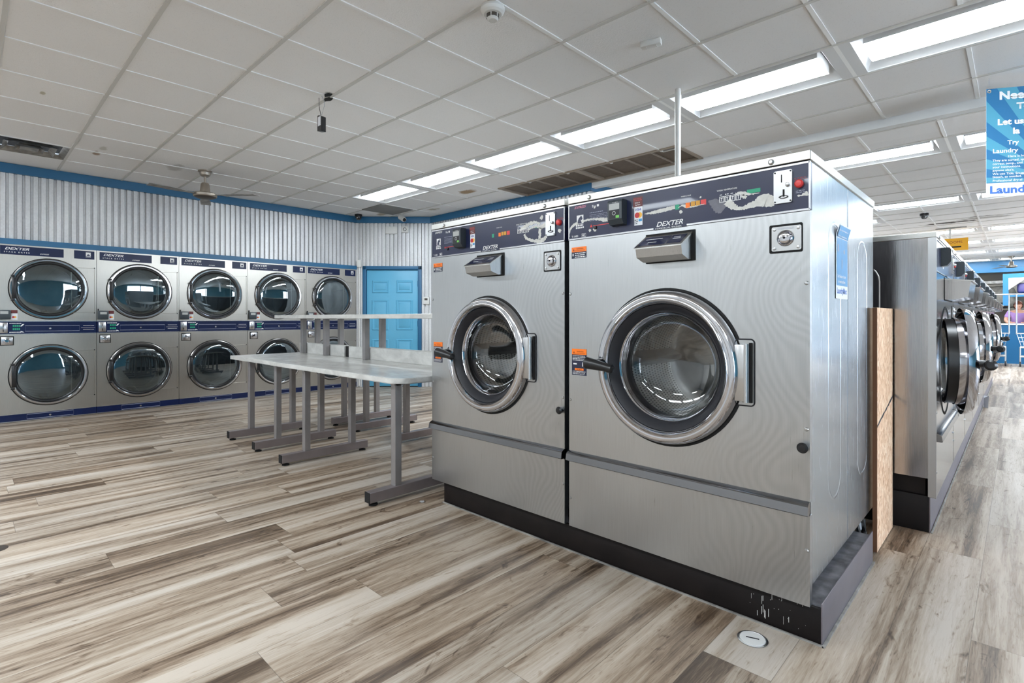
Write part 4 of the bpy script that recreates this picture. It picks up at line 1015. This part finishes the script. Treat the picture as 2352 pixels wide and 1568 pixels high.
            if n == 0: dashes(bm, xa + .02, xb - .006, -.0012, zs_ - .009, 3, .009, .004, 6); quad(bm, xa + .006, xa + .012, -.0012, za + .012, za + .024)
            else:
                dashes(bm, xa + .005, xb - .006, -.0012, zs_ - .008, 4, .007, .003, 7); dashes(bm, xa + .005, xb - .006, -.0012, za + .017, 3, .006, .0025, 8)
                quad(bm, xa + .009, xa + .03, -.0012, za + .052, za + .059); quad(bm, xb - .026, xb - .021, -.0012, za + .044, za + .064)
            obj('label_print', bm, 'white_ink', wl, 0)
    # lock plate
    lz = P['lockz']
    x0, x1 = XX(.4055), XX(.5195); hh = .053 * W / 1.09
    bm = NB(); prism(bm, rrect(x0, x1, lz - hh, lz + hh, .006), 'Y', -.002, .0); lr = obj('lock_recess', bm, 'blackmat', o)
    bm = NB(); prism(bm, rrect(x0 + .010, x1 - .003, lz - hh + .007, lz + hh - .009, .006), 'Y', -.008, -.002); obj('lock_plate', bm, 'chrome_brushed', lr)
    bm = NB(); lathe(bm, [(.030, 0), (.029, -.004), (.025, -.006), (.023, -.002), (.019, -.014), (.010, -.017), (0, -.016)], (XX(.4635), -.008, lz), 'Y', 28); obj('lock_cylinder', bm, 'chrome', lr, 50)
    bm = NB(); lathe(bm, [(0, -.0185), (.004, -.0182), (.0045, -.016)], (XX(.4635), -.008, lz), 'Y', 10); obj('keyhole', bm, 'blackmat', lr)
    for x in (x0 + .02, x1 - .013):
        for z in (lz - hh + .017, lz + hh - .019): bm = NB(); lathe(bm, [(0, -.005), (.005, -.0035), (.006, 0)], (x, -.008, z), 'Y', 12); obj('plate_rivet', bm, 'chrome_brushed', lr)
    if big:
        bm = NB(); addtext(bm, 'GREENWALD', x0 + .030, -.0083, lz + hh - .020, .0095, xs=1.0); obj('lock_lettering', bm, 'grey_ink', lr, 0)
    bm = NB(); lathe(bm, [(0, -.034), (.012, -.033), (.019, -.026), (.016, -.01), (.014, 0)], (XX(.5245), 0, P['knobz']), 'Y', 20); obj('release_knob', bm, 'black', o)
    for x, z in ((-.534, P['sz1']), (-.534, P['sz2']), (.5315, P['sz1'] + .006), (.5315, P['sz2'] + .006), (-.534, z0 + .14), (.5315, z0 + .2)):
        bm = NB(); lathe(bm, [(0, -.005), (.005, -.004), (.0075, 0)], (XX(x), 0, z), 'Y', 12); obj('screw', bm, 'chrome_brushed', o)
    if ajar: dr.rotation_euler = (0, 0, ajar)
    return o

PB = dict(zb=.1335, W=1.087, D=1.15, z0=.135, zt=1.771, zl=1.737, zc=1.560, zr=.510, dx=-.02, dz=.959, R=.328, zs=.20, dspt=1.534, dspb=1.408, dspd=.10, dspx0=-.109, dspx1=.113, cs=1.0, lockz=1.4625, knobz=.706, sz1=1.289, sz2=.764)
make_washer('large stainless steel washer on the right of the pair, nearest the camera', (-1.0805, 2.10, 0), 0, PB, 'large front washers', scuff='R')
make_washer('large stainless steel washer on the left of the pair, by the folding tables', (-2.190, 2.10, 0), 0, PB, 'large front washers', scuff='L')

PR = dict(lf=.86, zb=.199, W=1.02, D=1.05, z0=.20, zt=1.635, zl=1.605, zc=1.425, zr=.55, dx=-.02, dz=.915, R=.312, zs=.30, dspt=1.410, dspb=1.275, dspd=.12, dspx0=-.07, dspx1=.43, cs=.92, lockz=1.20, knobz=.62, sz1=1.12, sz2=.66)
PITCH = 1.035; RY = 3.62
rl = ['washer at the near end of the long row, its door ajar', 'second washer of the long row from the near end', 'third washer of the long row, door ajar', 'fourth washer of the long row from near end', 'fifth washer of the long row from near end', 'sixth washer of the long row from near end', 'seventh washer of the long row from near end', 'eighth washer of the long row, next to last', 'last washer at the far end of the long row']
row = []
wA = make_washer(rl[0], (-.322, RY + .51, 0), pi / 2, PR, 'row of washers along the right aisle', big=False, steel='steel_row', side='steel_row', ajar=radians(11))
wB = None
for i in range(1, 9):
    loc = (-.322, RY + .51 + PITCH * i, 0)
    if i in (2, 5): dup(wA, loc, pi / 2, rl[i])
    elif wB is None: wB = make_washer(rl[i], loc, pi / 2, PR, 'row of washers along the right aisle', big=False, steel='steel_row', side='steel_row')
    else: dup(wB, loc, pi / 2, rl[i])
# pressed outline on the end face of the row, part of the first washer (its local -x side)
bm = NB(); X = -.51 + .006; loopline(bm, rrect(.26, .85, .36, 1.47, .09), .022, X - .0014, X, 'X'); obj('pressed_side_panel', bm, 'steel_row', wA)
bm = NB(); box(bm, -.5125, -.5035, -.002, .034, .203, 1.604); obj('front_flange', bm, 'chrome_brushed', wA)

# plinths
o = thing('washer_plinth', 'dark brown raised base under the pair of large washers', 'plinth')
bm = NB(); box(bm, -2.64, -.51, 2.125, 3.02, 0, .128, .003); obj('base_block', bm, 'plinth', o)
bm = NB(); box(bm, -.5095, -.505, 2.120, 3.02, 0, .150, .001); obj('end_face', bm, 'plinth_grey', o)
bm = NB(); box(bm, -2.62, -.512, 2.14, 3.01, .128, .133); obj('dusty_top', bm, 'dust', o)
bm = NB(); box(bm, -2.64, -.50, 2.112, 2.1195, 0, .006); box(bm, -.5045, -.496, 2.112, 3.02, 0, .007); obj('caulk_line', bm, 'dirty', o)
bm = NB(); rnd = random.Random(3)
for k in range(26): x = -.66 + rnd.uniform(-.1, .1); z = rnd.uniform(.02, .12); w = rnd.uniform(.0008, .002); hh = rnd.choice([.002, .003, .02, .03]); quad(bm, x, x + w, 2.1235, z, min(.126, z + hh))
obj('white_drips', bm, 'worn', o, 0)
bm = NB(); tube(bm, [(-.56, 3.04, .06), (-.57, 3.08, .15), (-.58, 3.13, .12), (-.60, 3.17, .03)], .016, 10); tube(bm, [(-.545, 3.04, .03), (-.55, 3.07, .12), (-.56, 3.10, .17)], .012, 8)
tag(obj('drain_hose', bm, 'black', None), 'black hoses in the gap behind the nearest washer', 'hose')
o = thing('row_plinth', 'low dark base under the long row of washers', 'plinth')
YE = RY + PITCH * 9
bm = NB(); box(bm, -1.40, -.355, RY + .03, YE, 0, .198, .003); obj('base_block', bm, 'plinth', o)
bm = NB(); box(bm, -.3545, -.349, RY + .03, YE, 0, .199); obj('aisle_face', bm, 'plinth_grey', o)
bm = NB(); box(bm, -.345, -.339, RY + .025, YE, .0, .006); obj('caulk_line', bm, 'dirty', o)
bm = NB(); poly(bm, [(-.336, 9.3, .0), (-.29, 9.25, .0), (-.285, 9.27, .16), (-.336, 9.32, .12)]); box(bm, -.336, -.30, 9.33, 9.335, 0, .15)
tag(obj('white_card', bm, 'paper', None, 0), 'small white card leaning at the foot of the washer row', 'card')

o = thing('particle_board_panel', 'upright raw chipboard panel in the gap behind the big washer', 'board', (-.509, 3.15, 0))
bm = NB(); box(bm, -.019, 0, .003, .445, .004, 1.222); obj('board', bm, 'osb', o)
bm = NB(); ribbon(bm, [(0, .63), (.12, .660), (.3, .70), (.44, .735)], [.012] * 4, .0, 2, .003, .02); bm.transform(Matrix.Rotation(pi / 2, 4, 'Z')); obj('pencil_line', bm, 'gasket', o, 0, loc=(.0008, .003, 0))
bm = NB(); box(bm, -.0192, -.0002, .0, .003, .004, 1.221); obj('cut_edge', bm, mat('board_edge', (120, 82, 58), .8), o)

# poster on the side of the big washer
o = thing('washer_poster', 'blue card reader poster taped on the side of the big washer', 'poster', (-.5425, 2.475, 1.25), pi / 2)
bm = NB(); n = 8; prev = None
for i in range(n + 1):
    z = .0 + .305 * i / n; y = -.002 - (.014 * max(0, (z - .25) / .055) ** 2)
    cur = [bm.verts.new((x, y, z)) for x in (0, .205)]
    if prev: bm.faces.new((prev[0], prev[1], cur[1], cur[0]))
    prev = cur
obj('sheet', bm, 'posterwhite', o)
bm = NB(); quad(bm, .010, .195, -.0032, .055, .252); obj('blue_field', bm, 'posterblue', o, 0)
bm = NB(); poly(bm, [(.012, -.0046, .255), (.194, -.0046, .255), (.194, -.0165, .30), (.012, -.0165, .30)]); obj('blue_header', bm, 'posterblue', o, 0)
bm = NB(); addtext(bm, 'Start your washer or', .016, -.0125, .280, .0185, bold=.01, xs=.95); addtext(bm, 'dryer in 2 seconds with', .014, -.0068, .258, .0175, bold=.01, xs=.9)
addtext(bm, 'Card Readers located', .02, -.0037, .088, .018, bold=.01, xs=.9); addtext(bm, 'on most machines', .034, -.0037, .066, .018, bold=.01, xs=.9); obj('white_lettering', bm, 'white_ink', o, 0)
bm = NB(); addtext(bm, 'LaundryMart', .014, -.0036, .022, .034, bold=.02, xs=.95); obj('blue_lettering', bm, 'posterink', o, 0)
bm = NB(); quad(bm, .024, .040, -.0037, .195, .225); blob(bm, .135, .2, .012, -.0037, 3); quad(bm, .092, .102, -.0037, .125, .165); obj('small_pictures', bm, 'grey_ink', o, 0)

# ------------------------------------------------------------------ folding tables
def make_table(label, loc, rz, x0, x1, fx, px, backgap, rounded=False):
    """origin at the middle of the double table; y from -.78 (open edge) to -.03 (splashback)"""
    o = thing('folding_table', label, 'table', loc, rz, 'laundry folding tables')
    bm = NB(); r = .09 if rounded else .02
    pts = rrect(x0, x1, -.775, -.03, .012)
    if rounded:
        pts = [(x1, -.03), (x0, -.03), (x0, -.775)] + [(x1 - .11 + .11 * sin(t), -.775 + .11 - .11 * cos(t)) for t in [i * (pi / 2) / 8 for i in range(9)]]
    prism(bm, pts, 'Z', .755, .79)
    es = [e for e in bm.edges if abs(e.verts[0].co.z - e.verts[1].co.z) < 1e-5]; bmesh.ops.bevel(bm, geom=es, offset=.004, segments=2, affect='EDGES'); obj('table_top', bm, 'lam', o, 18)
    bm = NB(); box(bm, x0 if rounded is False else x0 + .06, x1 - (.06 if not rounded else 0), -.05, -.028, .79, .898, .003); obj('backsplash', bm, 'lam', o, 12)
    t = .025
    for x in fx:
        bm = NB(); box(bm, x - .03, x + .03, -.90, -.14, .022, .088, .004); ft = obj('foot', bm, 'footsteel', o, 12)
        bm = NB(); box(bm, x - .029, x + .029, -.903, -.900, .023, .087); obj('end_cap', bm, 'blackmat', ft)
        for y in (-.86, -.18):
            bm = NB(); lathe(bm, [(0, 0), (.028, 0), (.028, .010), (.012, .014), (.012, .024), (0, .024)], (x, y, 0), 'Z', 16); obj('levelling_pad', bm, 'blackmat', ft)
        for y in (-.69, -.28):
            bm = NB(); box(bm, x - t, x + t, y - t, y + t, .086, .756, .004); obj('leg', bm, 'legsteel', o, 12)
        bm = NB(); box(bm, x - t, x + t, -.72, -.10, .735, .756); obj('top_support', bm, 'legsteel', o)
    for x in px:
        bm = NB(); box(bm, x - t, x + t, -.105, -.055, .79, 1.166, .004); obj('shelf_post', bm, 'legsteel', o, 12)
    bm = NB(); box(bm, x0, x1, -.33, -.025, 1.166, 1.202, .004); obj('upper_shelf', bm, 'lam', o, 12)
    return o
TY = 2.645
make_table('grey laminate folding table in front, far left one with square corner', (0, TY + .02, 0), 0, -5.80, -4.752, (-5.46, -4.83), (-5.64, -5.12), True)
make_table('grey laminate folding table in front, nearest the washers with rounded corner', (0, TY, 0), 0, -4.748, -2.78, (-4.215, -2.92), (-4.32, -3.1), True, True)
b1 = make_table('folding table on the far side of the splashback, towards the dryers', (-4.7 * 2 - .6, TY, 0), pi, -5.15, -4.10, (-4.62, -5.16 + .08), (-4.40, -4.92), True)
b1.location = (-10.0, TY + .0, 0)
b2 = make_table('folding table on the far side of the splashback, towards the washers', (-8.0, TY, 0), pi, -5.2, -3.42, (-3.80, -5.05), (-3.70, -5.0), True)
bm = NB(); box(bm, -4.795, -4.695, TY - .024, TY + .015, .7915, .895); tag(obj('dark_gap_block', bm, 'blackmat', None), 'added black block standing in for the dark gap between the two splashbacks', 'box')  # block added to make the gap look dark

# floor fittings
o = thing('floor_cleanout', 'white round drain cleanout cover in the floor by the washer base', 'drain cover', (-.700, 1.993, 0), radians(20))
bm = NB(); lathe(bm, [(.050, 0), (.052, .003), (.046, .004), (.044, .0015)], (0, 0, 0), 'Z', 40); obj('rim', bm, 'chrome_brushed', o)
bm = NB(); lathe(bm, [(.044, .002), (.043, .005), (0, .0055)], (0, 0, 0), 'Z', 40); obj('cap', bm, 'white', o)
bm = NB(); box(bm, -.022, .022, -.003, .003, .0054, .006); obj('slot', bm, 'gasket', o)
bm = NB(); lathe(bm, [(.05, 0), (.05, .0015), (0, .0015)], (0, 0, 0), 'Z', 32); tag(obj('floor_drain', bm, 'drainbrown', None, loc=(-3.735, .115, 0)), 'small dark drain hole in the floor at the left photo edge', 'drain')
bm = NB(); blob(bm, 0, 0, .02, 0, 5); bm.transform(Matrix.Rotation(pi / 2, 4, 'X')); 
bmesh.ops.solidify(bm, geom=bm.faces[:], thickness=.004)
tag(obj('paper_scrap', bm, 'paper', None, loc=(-2.74, 2.03, .0045)), 'tiny white paper scrap on the floor by the table foot', 'litter')

# ------------------------------------------------------------------ hanging signs
o = thing('hanging_poster', 'blue and white sunburst laundry service poster hanging at the right edge', 'poster', (-.171, 5.12, 2.045), math.atan2(2.27, 3.81))
Hh = .776; Wp = .62
bm = NB(); box(bm, 0, Wp, .0, .004, 0, Hh); obj('board', bm, 'posterwhite', o)
bm = NB(); quad(bm, 0, Wp, -.0008, .096, Hh); 
for v in bm.verts: v.co.z -= .40
obj('sunburst', bm, 'burst', o, 0, loc=(0, 0, .40))
bm = NB(); z = lambda v: Hh * (1 - (v - 205) / 247.)
px = lambda u: (u - 2265) / 87.0 * .232
bm = NB()
bm.free()
def pl(t, u, v, size, bold):
    bm = NB(); addtext(bm, t, px(u), -.0016, z(v), size, bold=bold, xs=1.12)
    bmesh.ops.delete(bm, geom=[q for q in bm.verts if q.co.x > Wp - .005], context='VERTS'); obj('white_lettering', bm, 'white_ink', o, 0)
for a in (('Need', 2294, 231, .078, .042), ('To', 2334, 255, .062, .042), ('Let us', 2290, 289, .058, .042), ('la', 2325, 311, .058, .042), ('Try', 2313, 335, .042, .025), ('Laundry', 2279, 353, .042, .025)): pl(*a)
for t, u, v in (('Here is how', 2314, 364), ('They are sorted, sp', 2279, 372.5), ('correct temp., and', 2279, 380), ('your instructions.', 2279, 387.5), ("anyone else's.", 2279, 395), ('We use Tide, Snugg', 2279, 403), ('bleach, as needed.', 2279, 410), ('Professional dry-cl', 2279, 418.5)): pl(t, u, v, .0215, .015)
bm = NB(); addtext(bm, 'Laundry', px(2272), -.0016, .022, .074, bold=.03, xs=1.2); bmesh.ops.delete(bm, geom=[v for v in bm.verts if v.co.x > Wp - .005], context='VERTS'); obj('blue_lettering', bm, 'posterink', o, 0)
bm = NB(); lathe(bm, [(.013, -.001), (.010, -.003), (.006, -.001)], (.018, 0, Hh - .018), 'Y', 16); obj('grommet', bm, 'nickel', o)
bm = NB(); tube(bm, [(.018, .002, Hh - .018), (.018, .002, CE - 2.045)], .0012, 6); obj('string', bm, 'grey_ink', o)

o = thing('restrooms_sign', 'yellow hanging restrooms sign with black arrow bar beyond the washer row', 'sign', (-1.17, 13.1, 2.46))
bm = NB(); box(bm, 0, .48, 0, .006, 0, .232); obj('board', bm, 'yellow', o)
bm = NB(); addtext(bm, 'RESTROOMS', .018, -.002, .135, .066, bold=.0, xs=1.02); obj('lettering', bm, 'signred', o, 0)
bm = NB(); quad(bm, .10, .38, -.002, .055, .082); poly(bm, [(.05, -.002, .068), (.11, -.002, .035), (.11, -.002, .102)]); obj('arrow', bm, 'blackmat', o, 0)
bm = NB(); box(bm, .20, .232, -.01, .01, .232, CE - 2.46 - .012); obj('bracket_post', bm, 'white', o)
bm = NB(); box(bm, .0, .46, -.03, .03, CE - 2.46 - .02, CE - 2.46 - .008); obj('ceiling_plate', bm, 'dirty', o)

# ------------------------------------------------------------------ far service counter
o = thing('service_counter', 'bright blue service counter at the far end of the aisle', 'counter', (0, 18.75, 0))
bm = NB(); box(bm, -2.6, 2.6, 0, .06, 0, 1.0); obj('front_panel', bm, 'counterblue', o)
bm = NB(); box(bm, -2.65, 2.65, -.04, .42, 1.0, 1.035, .004); obj('counter_top', bm, 'whitepaint', o)
bm = NB(); box(bm, -2.6, 2.6, .06, .40, .0, 1.0); obj('carcass', bm, 'whitepaint', o)
o = thing('blue_shelf_frame', 'tall blue framed shelf standing on the far counter', 'shelf', (0, 18.95, 1.035))
bm = NB(); box(bm, -.31, -.20, 0, .45, .47, 1.30); obj('side_post', bm, 'shelfblue', o)
bm = NB(); box(bm, -.20, 1.6, 0, .45, 1.19, 1.30); tb = obj('top_board', bm, 'shelfblue', o)
bm = NB(); addtext(bm, "Don't", .14, -.002, 1.215, .07, bold=.02); addtext(bm, 'w', .47, -.002, 1.215, .07, bold=.02); obj('lettering', bm, 'white_ink', tb, 0)
bm = NB(); box(bm, -.20, 1.6, 0, .45, .70, .78); obj('middle_shelf', bm, 'shelfblue', o)
bm = NB(); box(bm, 1.5, 1.6, 0, .45, .0, 1.30); obj('side_post', bm, 'shelfblue', o)
bm = NB(); prism(bm, [(-.20, 1.19), (.15, 1.19), (-.20, .88)], 'Y', .002, .02); obj('corner_gusset', bm, 'paper', o)
def pillow(name, label, cat, loc, s, m):
    bm = NB(); bmesh.ops.create_icosphere(bm, subdivisions=3, radius=1)
    for v in bm.verts:
        x, y, zz = v.co; f = lambda t: math.copysign(abs(t) ** .55, t); n = .05 * sin(9 * x + 5 * y) * cos(7 * zz)
        v.co = Vector((f(x) * s[0] * (1 + n), f(y) * s[1] * (1 + n), (f(zz) + .0) * s[2] * (1 + n)))
    return tag(obj(name, bm, m, None, 60, loc=loc), label, cat)
pillow('laundry_bundle', 'pale wrapped laundry bundle on the blue shelf', 'laundry bag', (.50, 19.15, 1.985), (.34, .16, .155), 'bagwhite')
o_ = pillow('dark_bundle', 'dark violet bundle beside the pale one on the blue shelf', 'laundry bag', (.06, 19.15, 1.955), (.10, .14, .13), 'purple')
o = thing('back_shelf', 'grey back room shelf behind the far counter', 'shelf', (0, 21.2, 0))
bm = NB(); box(bm, -2.5, 2.6, 0, .6, 1.42, 1.46); obj('lower_board', bm, 'darkwall', o)
bm = NB(); box(bm, -2.5, 2.6, 0, .6, 2.20, 2.28); obj('upper_board', bm, 'dirty', o)
bm = NB()
for x in (-2.48, -.9, 1.0, 2.56): box(bm, x, x + .05, .5, .6, 0, 2.28)
obj('posts', bm, 'darkwall', o)
pillow('grey_laundry_bag', 'big grey stuffed laundry bag on the back room shelf', 'laundry bag', (-.42, 21.55, 1.80), (.36, .25, .34), 'bag')
pillow('small_dark_bag', 'small dark bag in front of the grey laundry bag', 'laundry bag', (-.36, 21.24, 1.55), (.13, .06, .09), 'blackmat')
pillow('plastic_bag', 'white crumpled plastic bag on the far counter, above the right cart', 'plastic bag', (.30, 18.83, 1.16), (.13, .07, .12), 'bagwhite')
bm = NB(); box(bm, .44, .9, 19.0, 19.25, 1.035, 1.32, .01); tag(obj('leaflet_box', bm, 'maroon', None), 'dark patterned box standing on the far counter', 'box')

# person behind the counter
def person():
    o = thing('person', 'person in a lilac top with short auburn hair, head bent down, behind the far counter', 'person', (-.02, 19.62, 0))
    J = [((0, 0, .88), .15), ((0, .0, 1.02), .135), ((0, -.02, 1.16), .145), ((0, -.05, 1.29), .13), ((0, -.09, 1.38), .062), ((0, -.12, 1.44), .06),
         ((-.17, -.06, 1.31), .065), ((-.24, -.10, 1.13), .05), ((-.19, -.28, 1.05), .04), ((-.12, -.36, 1.055), .035),
         ((.17, -.06, 1.31), .065), ((.24, -.10, 1.13), .05), ((.19, -.28, 1.05), .04), ((.12, -.36, 1.055), .035),
         ((-.09, .0, .80), .10), ((-.10, -.01, .46), .07), ((-.10, .02, .09), .05), ((-.10, -.12, .04), .04),
         ((.09, .0, .80), .10), ((.10, -.01, .46), .07), ((.10, .02, .09), .05), ((.10, -.12, .04), .04)]
    E_ = [(0, 1), (1, 2), (2, 3), (3, 4), (4, 5), (3, 6), (6, 7), (7, 8), (8, 9), (3, 10), (10, 11), (11, 12), (12, 13), (0, 14), (14, 15), (15, 16), (16, 17), (0, 18), (18, 19), (19, 20), (20, 21)]
    def skin(name, J, E_, m, parent, sub=2, root=0):
        me = bpy.data.meshes.new(name); me.from_pydata([j[0] for j in J], E_, []); me.update()
        t = bpy.data.objects.new('t', me); COL.objects.link(t)
        t.modifiers.new('s', 'SKIN'); sv = me.skin_vertices[0].data
        for i, (p, r) in enumerate(J): sv[i].radius = (r, r * (.8 if r > .12 else 1)) ; sv[i].use_root = (i == root)
        t.modifiers.new('u', 'SUBSURF').levels = sub
        dg = bpy.context.evaluated_depsgraph_get(); m2 = bpy.data.meshes.new_from_object(t.evaluated_get(dg)); bpy.data.objects.remove(t)
        m2.materials.clear(); m2.materials.append(M[m]); m2.polygons.foreach_set('use_smooth', [True] * len(m2.polygons))
        b = bpy.data.objects.new(name, m2); COL.objects.link(b); b.parent = parent; return b
    body = skin('body', J, E_, 'skin', o)
    # head merged as one surface with the body material
    bm = NB(); bmesh.ops.create_uvsphere(bm, u_segments=24, v_segments=18, radius=1)
    for v in bm.verts:
        x, y, z = v.co; k = 1 - .16 * max(0, -z) 
        v.co = Vector((x * .076 * k, y * .096 - (.012 if z < -.2 and y < 0 else 0), z * .115))
        if y < -.8 and -.35 < z < .1 and abs(x) < .25: v.co.y -= .016
    for s in (-1, 1): bmesh.ops.create_uvsphere(bm, u_segments=8, v_segments=6, radius=.018, matrix=Matrix.Translation((s * .077, .01, -.005)) @ Matrix.Diagonal((.5, 1, 1.6, 1)))
    bm.transform(Matrix.Translation((0, -.135, 1.51)) @ Matrix.Rotation(radians(28), 4, 'X'))
    bm.from_mesh(body.data); bm.to_mesh(body.data); bm.free()
    body.data.polygons.foreach_set('use_smooth', [True] * len(body.data.polygons))
    for s in (-1, 1):
        for f in range(5):
            pts = [(s * (.12 - .018 * f), -.37, 1.058), (s * (.12 - .02 * f), -.41, 1.056), (s * (.12 - .021 * f), -.44 + .008 * abs(f - 2), 1.05)]
            if f == 4: pts = [(s * .085, -.35, 1.06), (s * .06, -.38, 1.055), (s * .055, -.40, 1.05)]
            bm = NB(); tube(bm, pts, [.011, .009, .007], 8); obj('finger', bm, 'skin', body)
    T_ = [((0, 0, .84), .165), ((0, .0, 1.02), .15), ((0, -.02, 1.16), .16), ((0, -.05, 1.29), .145), ((0, -.075, 1.345), .08), ((-.17, -.06, 1.31), .08), ((-.225, -.09, 1.17), .068), ((.17, -.06, 1.31), .08), ((.225, -.09, 1.17), .068)]
    skin('lilac_top', T_, [(0, 1), (1, 2), (2, 3), (3, 4), (3, 5), (5, 6), (3, 7), (7, 8)], 'lilac', o)
    P_ = [((0, 0, .90), .155), ((-.09, 0, .80), .112), ((-.10, -.01, .46), .085), ((-.10, .02, .12), .068), ((.09, 0, .80), .112), ((.10, -.01, .46), .085), ((.10, .02, .12), .068)]
    skin('trousers', P_, [(0, 1), (1, 2), (2, 3), (0, 4), (4, 5), (5, 6)], 'jeans', o)
    bm = NB(); bmesh.ops.create_uvsphere(bm, u_segments=24, v_segments=18, radius=1)
    rnd = random.Random(2)
    dele = [v for v in bm.verts if v.co.y < -.45 and v.co.z < .35]
    for v in bm.verts: v.co = Vector((v.co.x * .094, v.co.y * .112 + .008, v.co.z * .125 + .008)) * rnd.uniform(.96, 1.05)
    bmesh.ops.delete(bm, geom=dele, context='VERTS'); bm.transform(Matrix.Translation((0, -.135, 1.51)) @ Matrix.Rotation(radians(28), 4, 'X')); obj('hair', bm, 'hair', o, 60)
    for nm, mm, ex in (('eyes', 'blackmat', 1), ('mouth', 'red_dark', 0)):
        bm = NB()
        if ex:
            for s in (-1, 1): bmesh.ops.create_uvsphere(bm, u_segments=8, v_segments=6, radius=.009, matrix=Matrix.Translation((s * .03, -.088, .005)))
        else: box(bm, -.02, .02, -.098, -.09, -.062, -.055, .002)
        bm.transform(Matrix.Translation((0, -.135, 1.51)) @ Matrix.Rotation(radians(28), 4, 'X')); obj(nm, bm, mm, o)
person()

# laundry carts
def make_cart(label, loc):
    o = thing('laundry_cart', label, 'cart', loc, 0, 'laundry carts by the counter')
    hw, hd = .42, .28
    bm = NB()
    for s in (-1, 1):
        tube(bm, [(s * hw * .85, -hd * .8, .10), (s * hw * .85, -hd * .8, .46)], .016, 10); tube(bm, [(s * hw * .85, hd * .8, .10), (s * hw * .85, hd * .8, .46)], .016, 10)
    for y in (-hd * .8, hd * .8):
        tube(bm, [(-hw * .85, y, .24), (hw * .85, y, .24)], .016, 10); tube(bm, [(-hw * .85, y, .46), (hw * .85, y, .46)], .016, 10)
    obj('base_frame', bm, 'chrome_brushed', o)
    bm = NB(); n = 12
    for i in range(n + 1):
        t = -1 + 2 * i / n
        for s in (-1, 1): tube(bm, [(t * hw * .8, s * hd * .8, .47), (t * hw, s * hd, .80)], .004, 6)
    for i in range(7):
        t = -1 + 2 * i / 6
        for s in (-1, 1): tube(bm, [(s * hw * .8, t * hd * .8, .47), (s * hw, t * hd, .80)], .004, 6)
    for z, k in ((.80, 1), (.70, .94), (.60, .88), (.48, .8)):
        q = [(-hw * k, -hd * k, z), (hw * k, -hd * k, z), (hw * k, hd * k, z), (-hw * k, hd * k, z), (-hw * k, -hd * k, z)]
        for a, b in zip(q, q[1:]): tube(bm, [a, b], .009 if z == .80 else .004, 6)
    obj('wire_basket', bm, 'chrome_brushed', o)
    bm = NB(); box(bm, -hw * .8, hw * .8, -hd * .8, hd * .8, .470, .474); obj('basket_floor', bm, 'gasket', o)
    for s in (-1, 1):
        bm = NB(); tube(bm, [(s * hw, 0, .78), (s * hw, 0, 1.77)], .016, 10); obj('upright', bm, 'silver', o)
    bm = NB(); tube(bm, [(-hw - .1, 0, 1.76), (hw + .1, 0, 1.76)], .014, 10); obj('hanging_rail', bm, 'silver', o)
    for s in (-1, 1):
        for t in (-1, 1):
            bm = NB(); lathe(bm, [(0, -.016), (.05, -.016), (.062, -.010), (.062, .010), (.05, .016), (0, .016)], (s * hw * .85, t * hd * .8, .062), 'X', 20); w = obj('wheel', bm, 'gasket', o)
            bm = NB(); lathe(bm, [(0, -.018), (.034, -.018), (.034, .018), (0, .018)], (s * hw * .85, t * hd * .8, .062), 'X', 16); obj('hub', bm, 'white', w)
    return o
c1 = make_cart('wire laundry cart on the left, half hidden by the open washer doors', (-.60, 18.0, 0))
dup(c1, (.375, 17.95, 0), 0, 'wire laundry cart on the right, holding orange cloth')
pillow('black_bundle', 'black bundle in the left laundry cart', 'clothes', (-.46, 17.95, .53), (.18, .15, .055), 'blackmat')
pillow('orange_cloth', 'bright orange cloth lying in the right laundry cart', 'clothes', (.36, 17.95, .545), (.26, .16, .07), 'orangecloth')

# ------------------------------------------------------------------ world and view
w = bpy.data.worlds.new('world'); sc.world = w; w.use_nodes = True
nt = w.node_tree; bg = nt.nodes['Background']
tc = nt.nodes.new('ShaderNodeTexCoord'); sp = nt.nodes.new('ShaderNodeSeparateXYZ'); nt.links.new(tc.outputs['Generated'], sp.inputs[0])
cr = nt.nodes.new('ShaderNodeValToRGB'); nt.links.new(sp.outputs['Z'], cr.inputs[0])
cr.color_ramp.elements[0].position = .0; cr.color_ramp.elements[0].color = (.86, .93, 1.0, 1)
cr.color_ramp.elements[1].position = .6; cr.color_ramp.elements[1].color = (.34, .55, .92, 1)
nt.links.new(cr.outputs[0], bg.inputs[0]); bg.inputs[1].default_value = 4.3
for i, (axis, (w0, w1)) in enumerate([('Y', q) for q in wr] + [('X', q) for q in wf]):
    L = bpy.data.lights.new('daylight_portal', 'AREA'); L.shape = 'RECTANGLE'; L.size = w1 - w0; L.size_y = 2.55; L.cycles.is_portal = True
    lo = bpy.data.objects.new('daylight_portal', L); COL.objects.link(lo)
    if axis == 'Y': lo.location = (XR + .12, (w0 + w1) / 2, 1.425); lo.rotation_euler = (pi / 2, 0, pi / 2)
    else: lo.location = ((w0 + w1) / 2, YF - .12, 1.425); lo.rotation_euler = (pi / 2, 0, 0)
sun = bpy.data.lights.new('sun', 'SUN'); sun.energy = 12; sun.angle = radians(1.5); sun.color = (.95, .98, 1)
so = bpy.data.objects.new('sun', sun); COL.objects.link(so); so.rotation_euler = (0, radians(46), radians(-12))
sc.view_settings.view_transform = 'Standard'; sc.view_settings.look = 'None'; sc.view_settings.gamma = 1; sc.view_settings.use_curve_mapping = False
sc.view_settings.exposure = 2.08
sc.cycles.max_bounces = 8; sc.cycles.transparent_max_bounces = 12; sc.cycles.glossy_bounces = 5; sc.cycles.diffuse_bounces = 4
sc.cycles.caustics_reflective = False; sc.cycles.caustics_refractive = False; sc.cycles.sample_clamp_indirect = 6
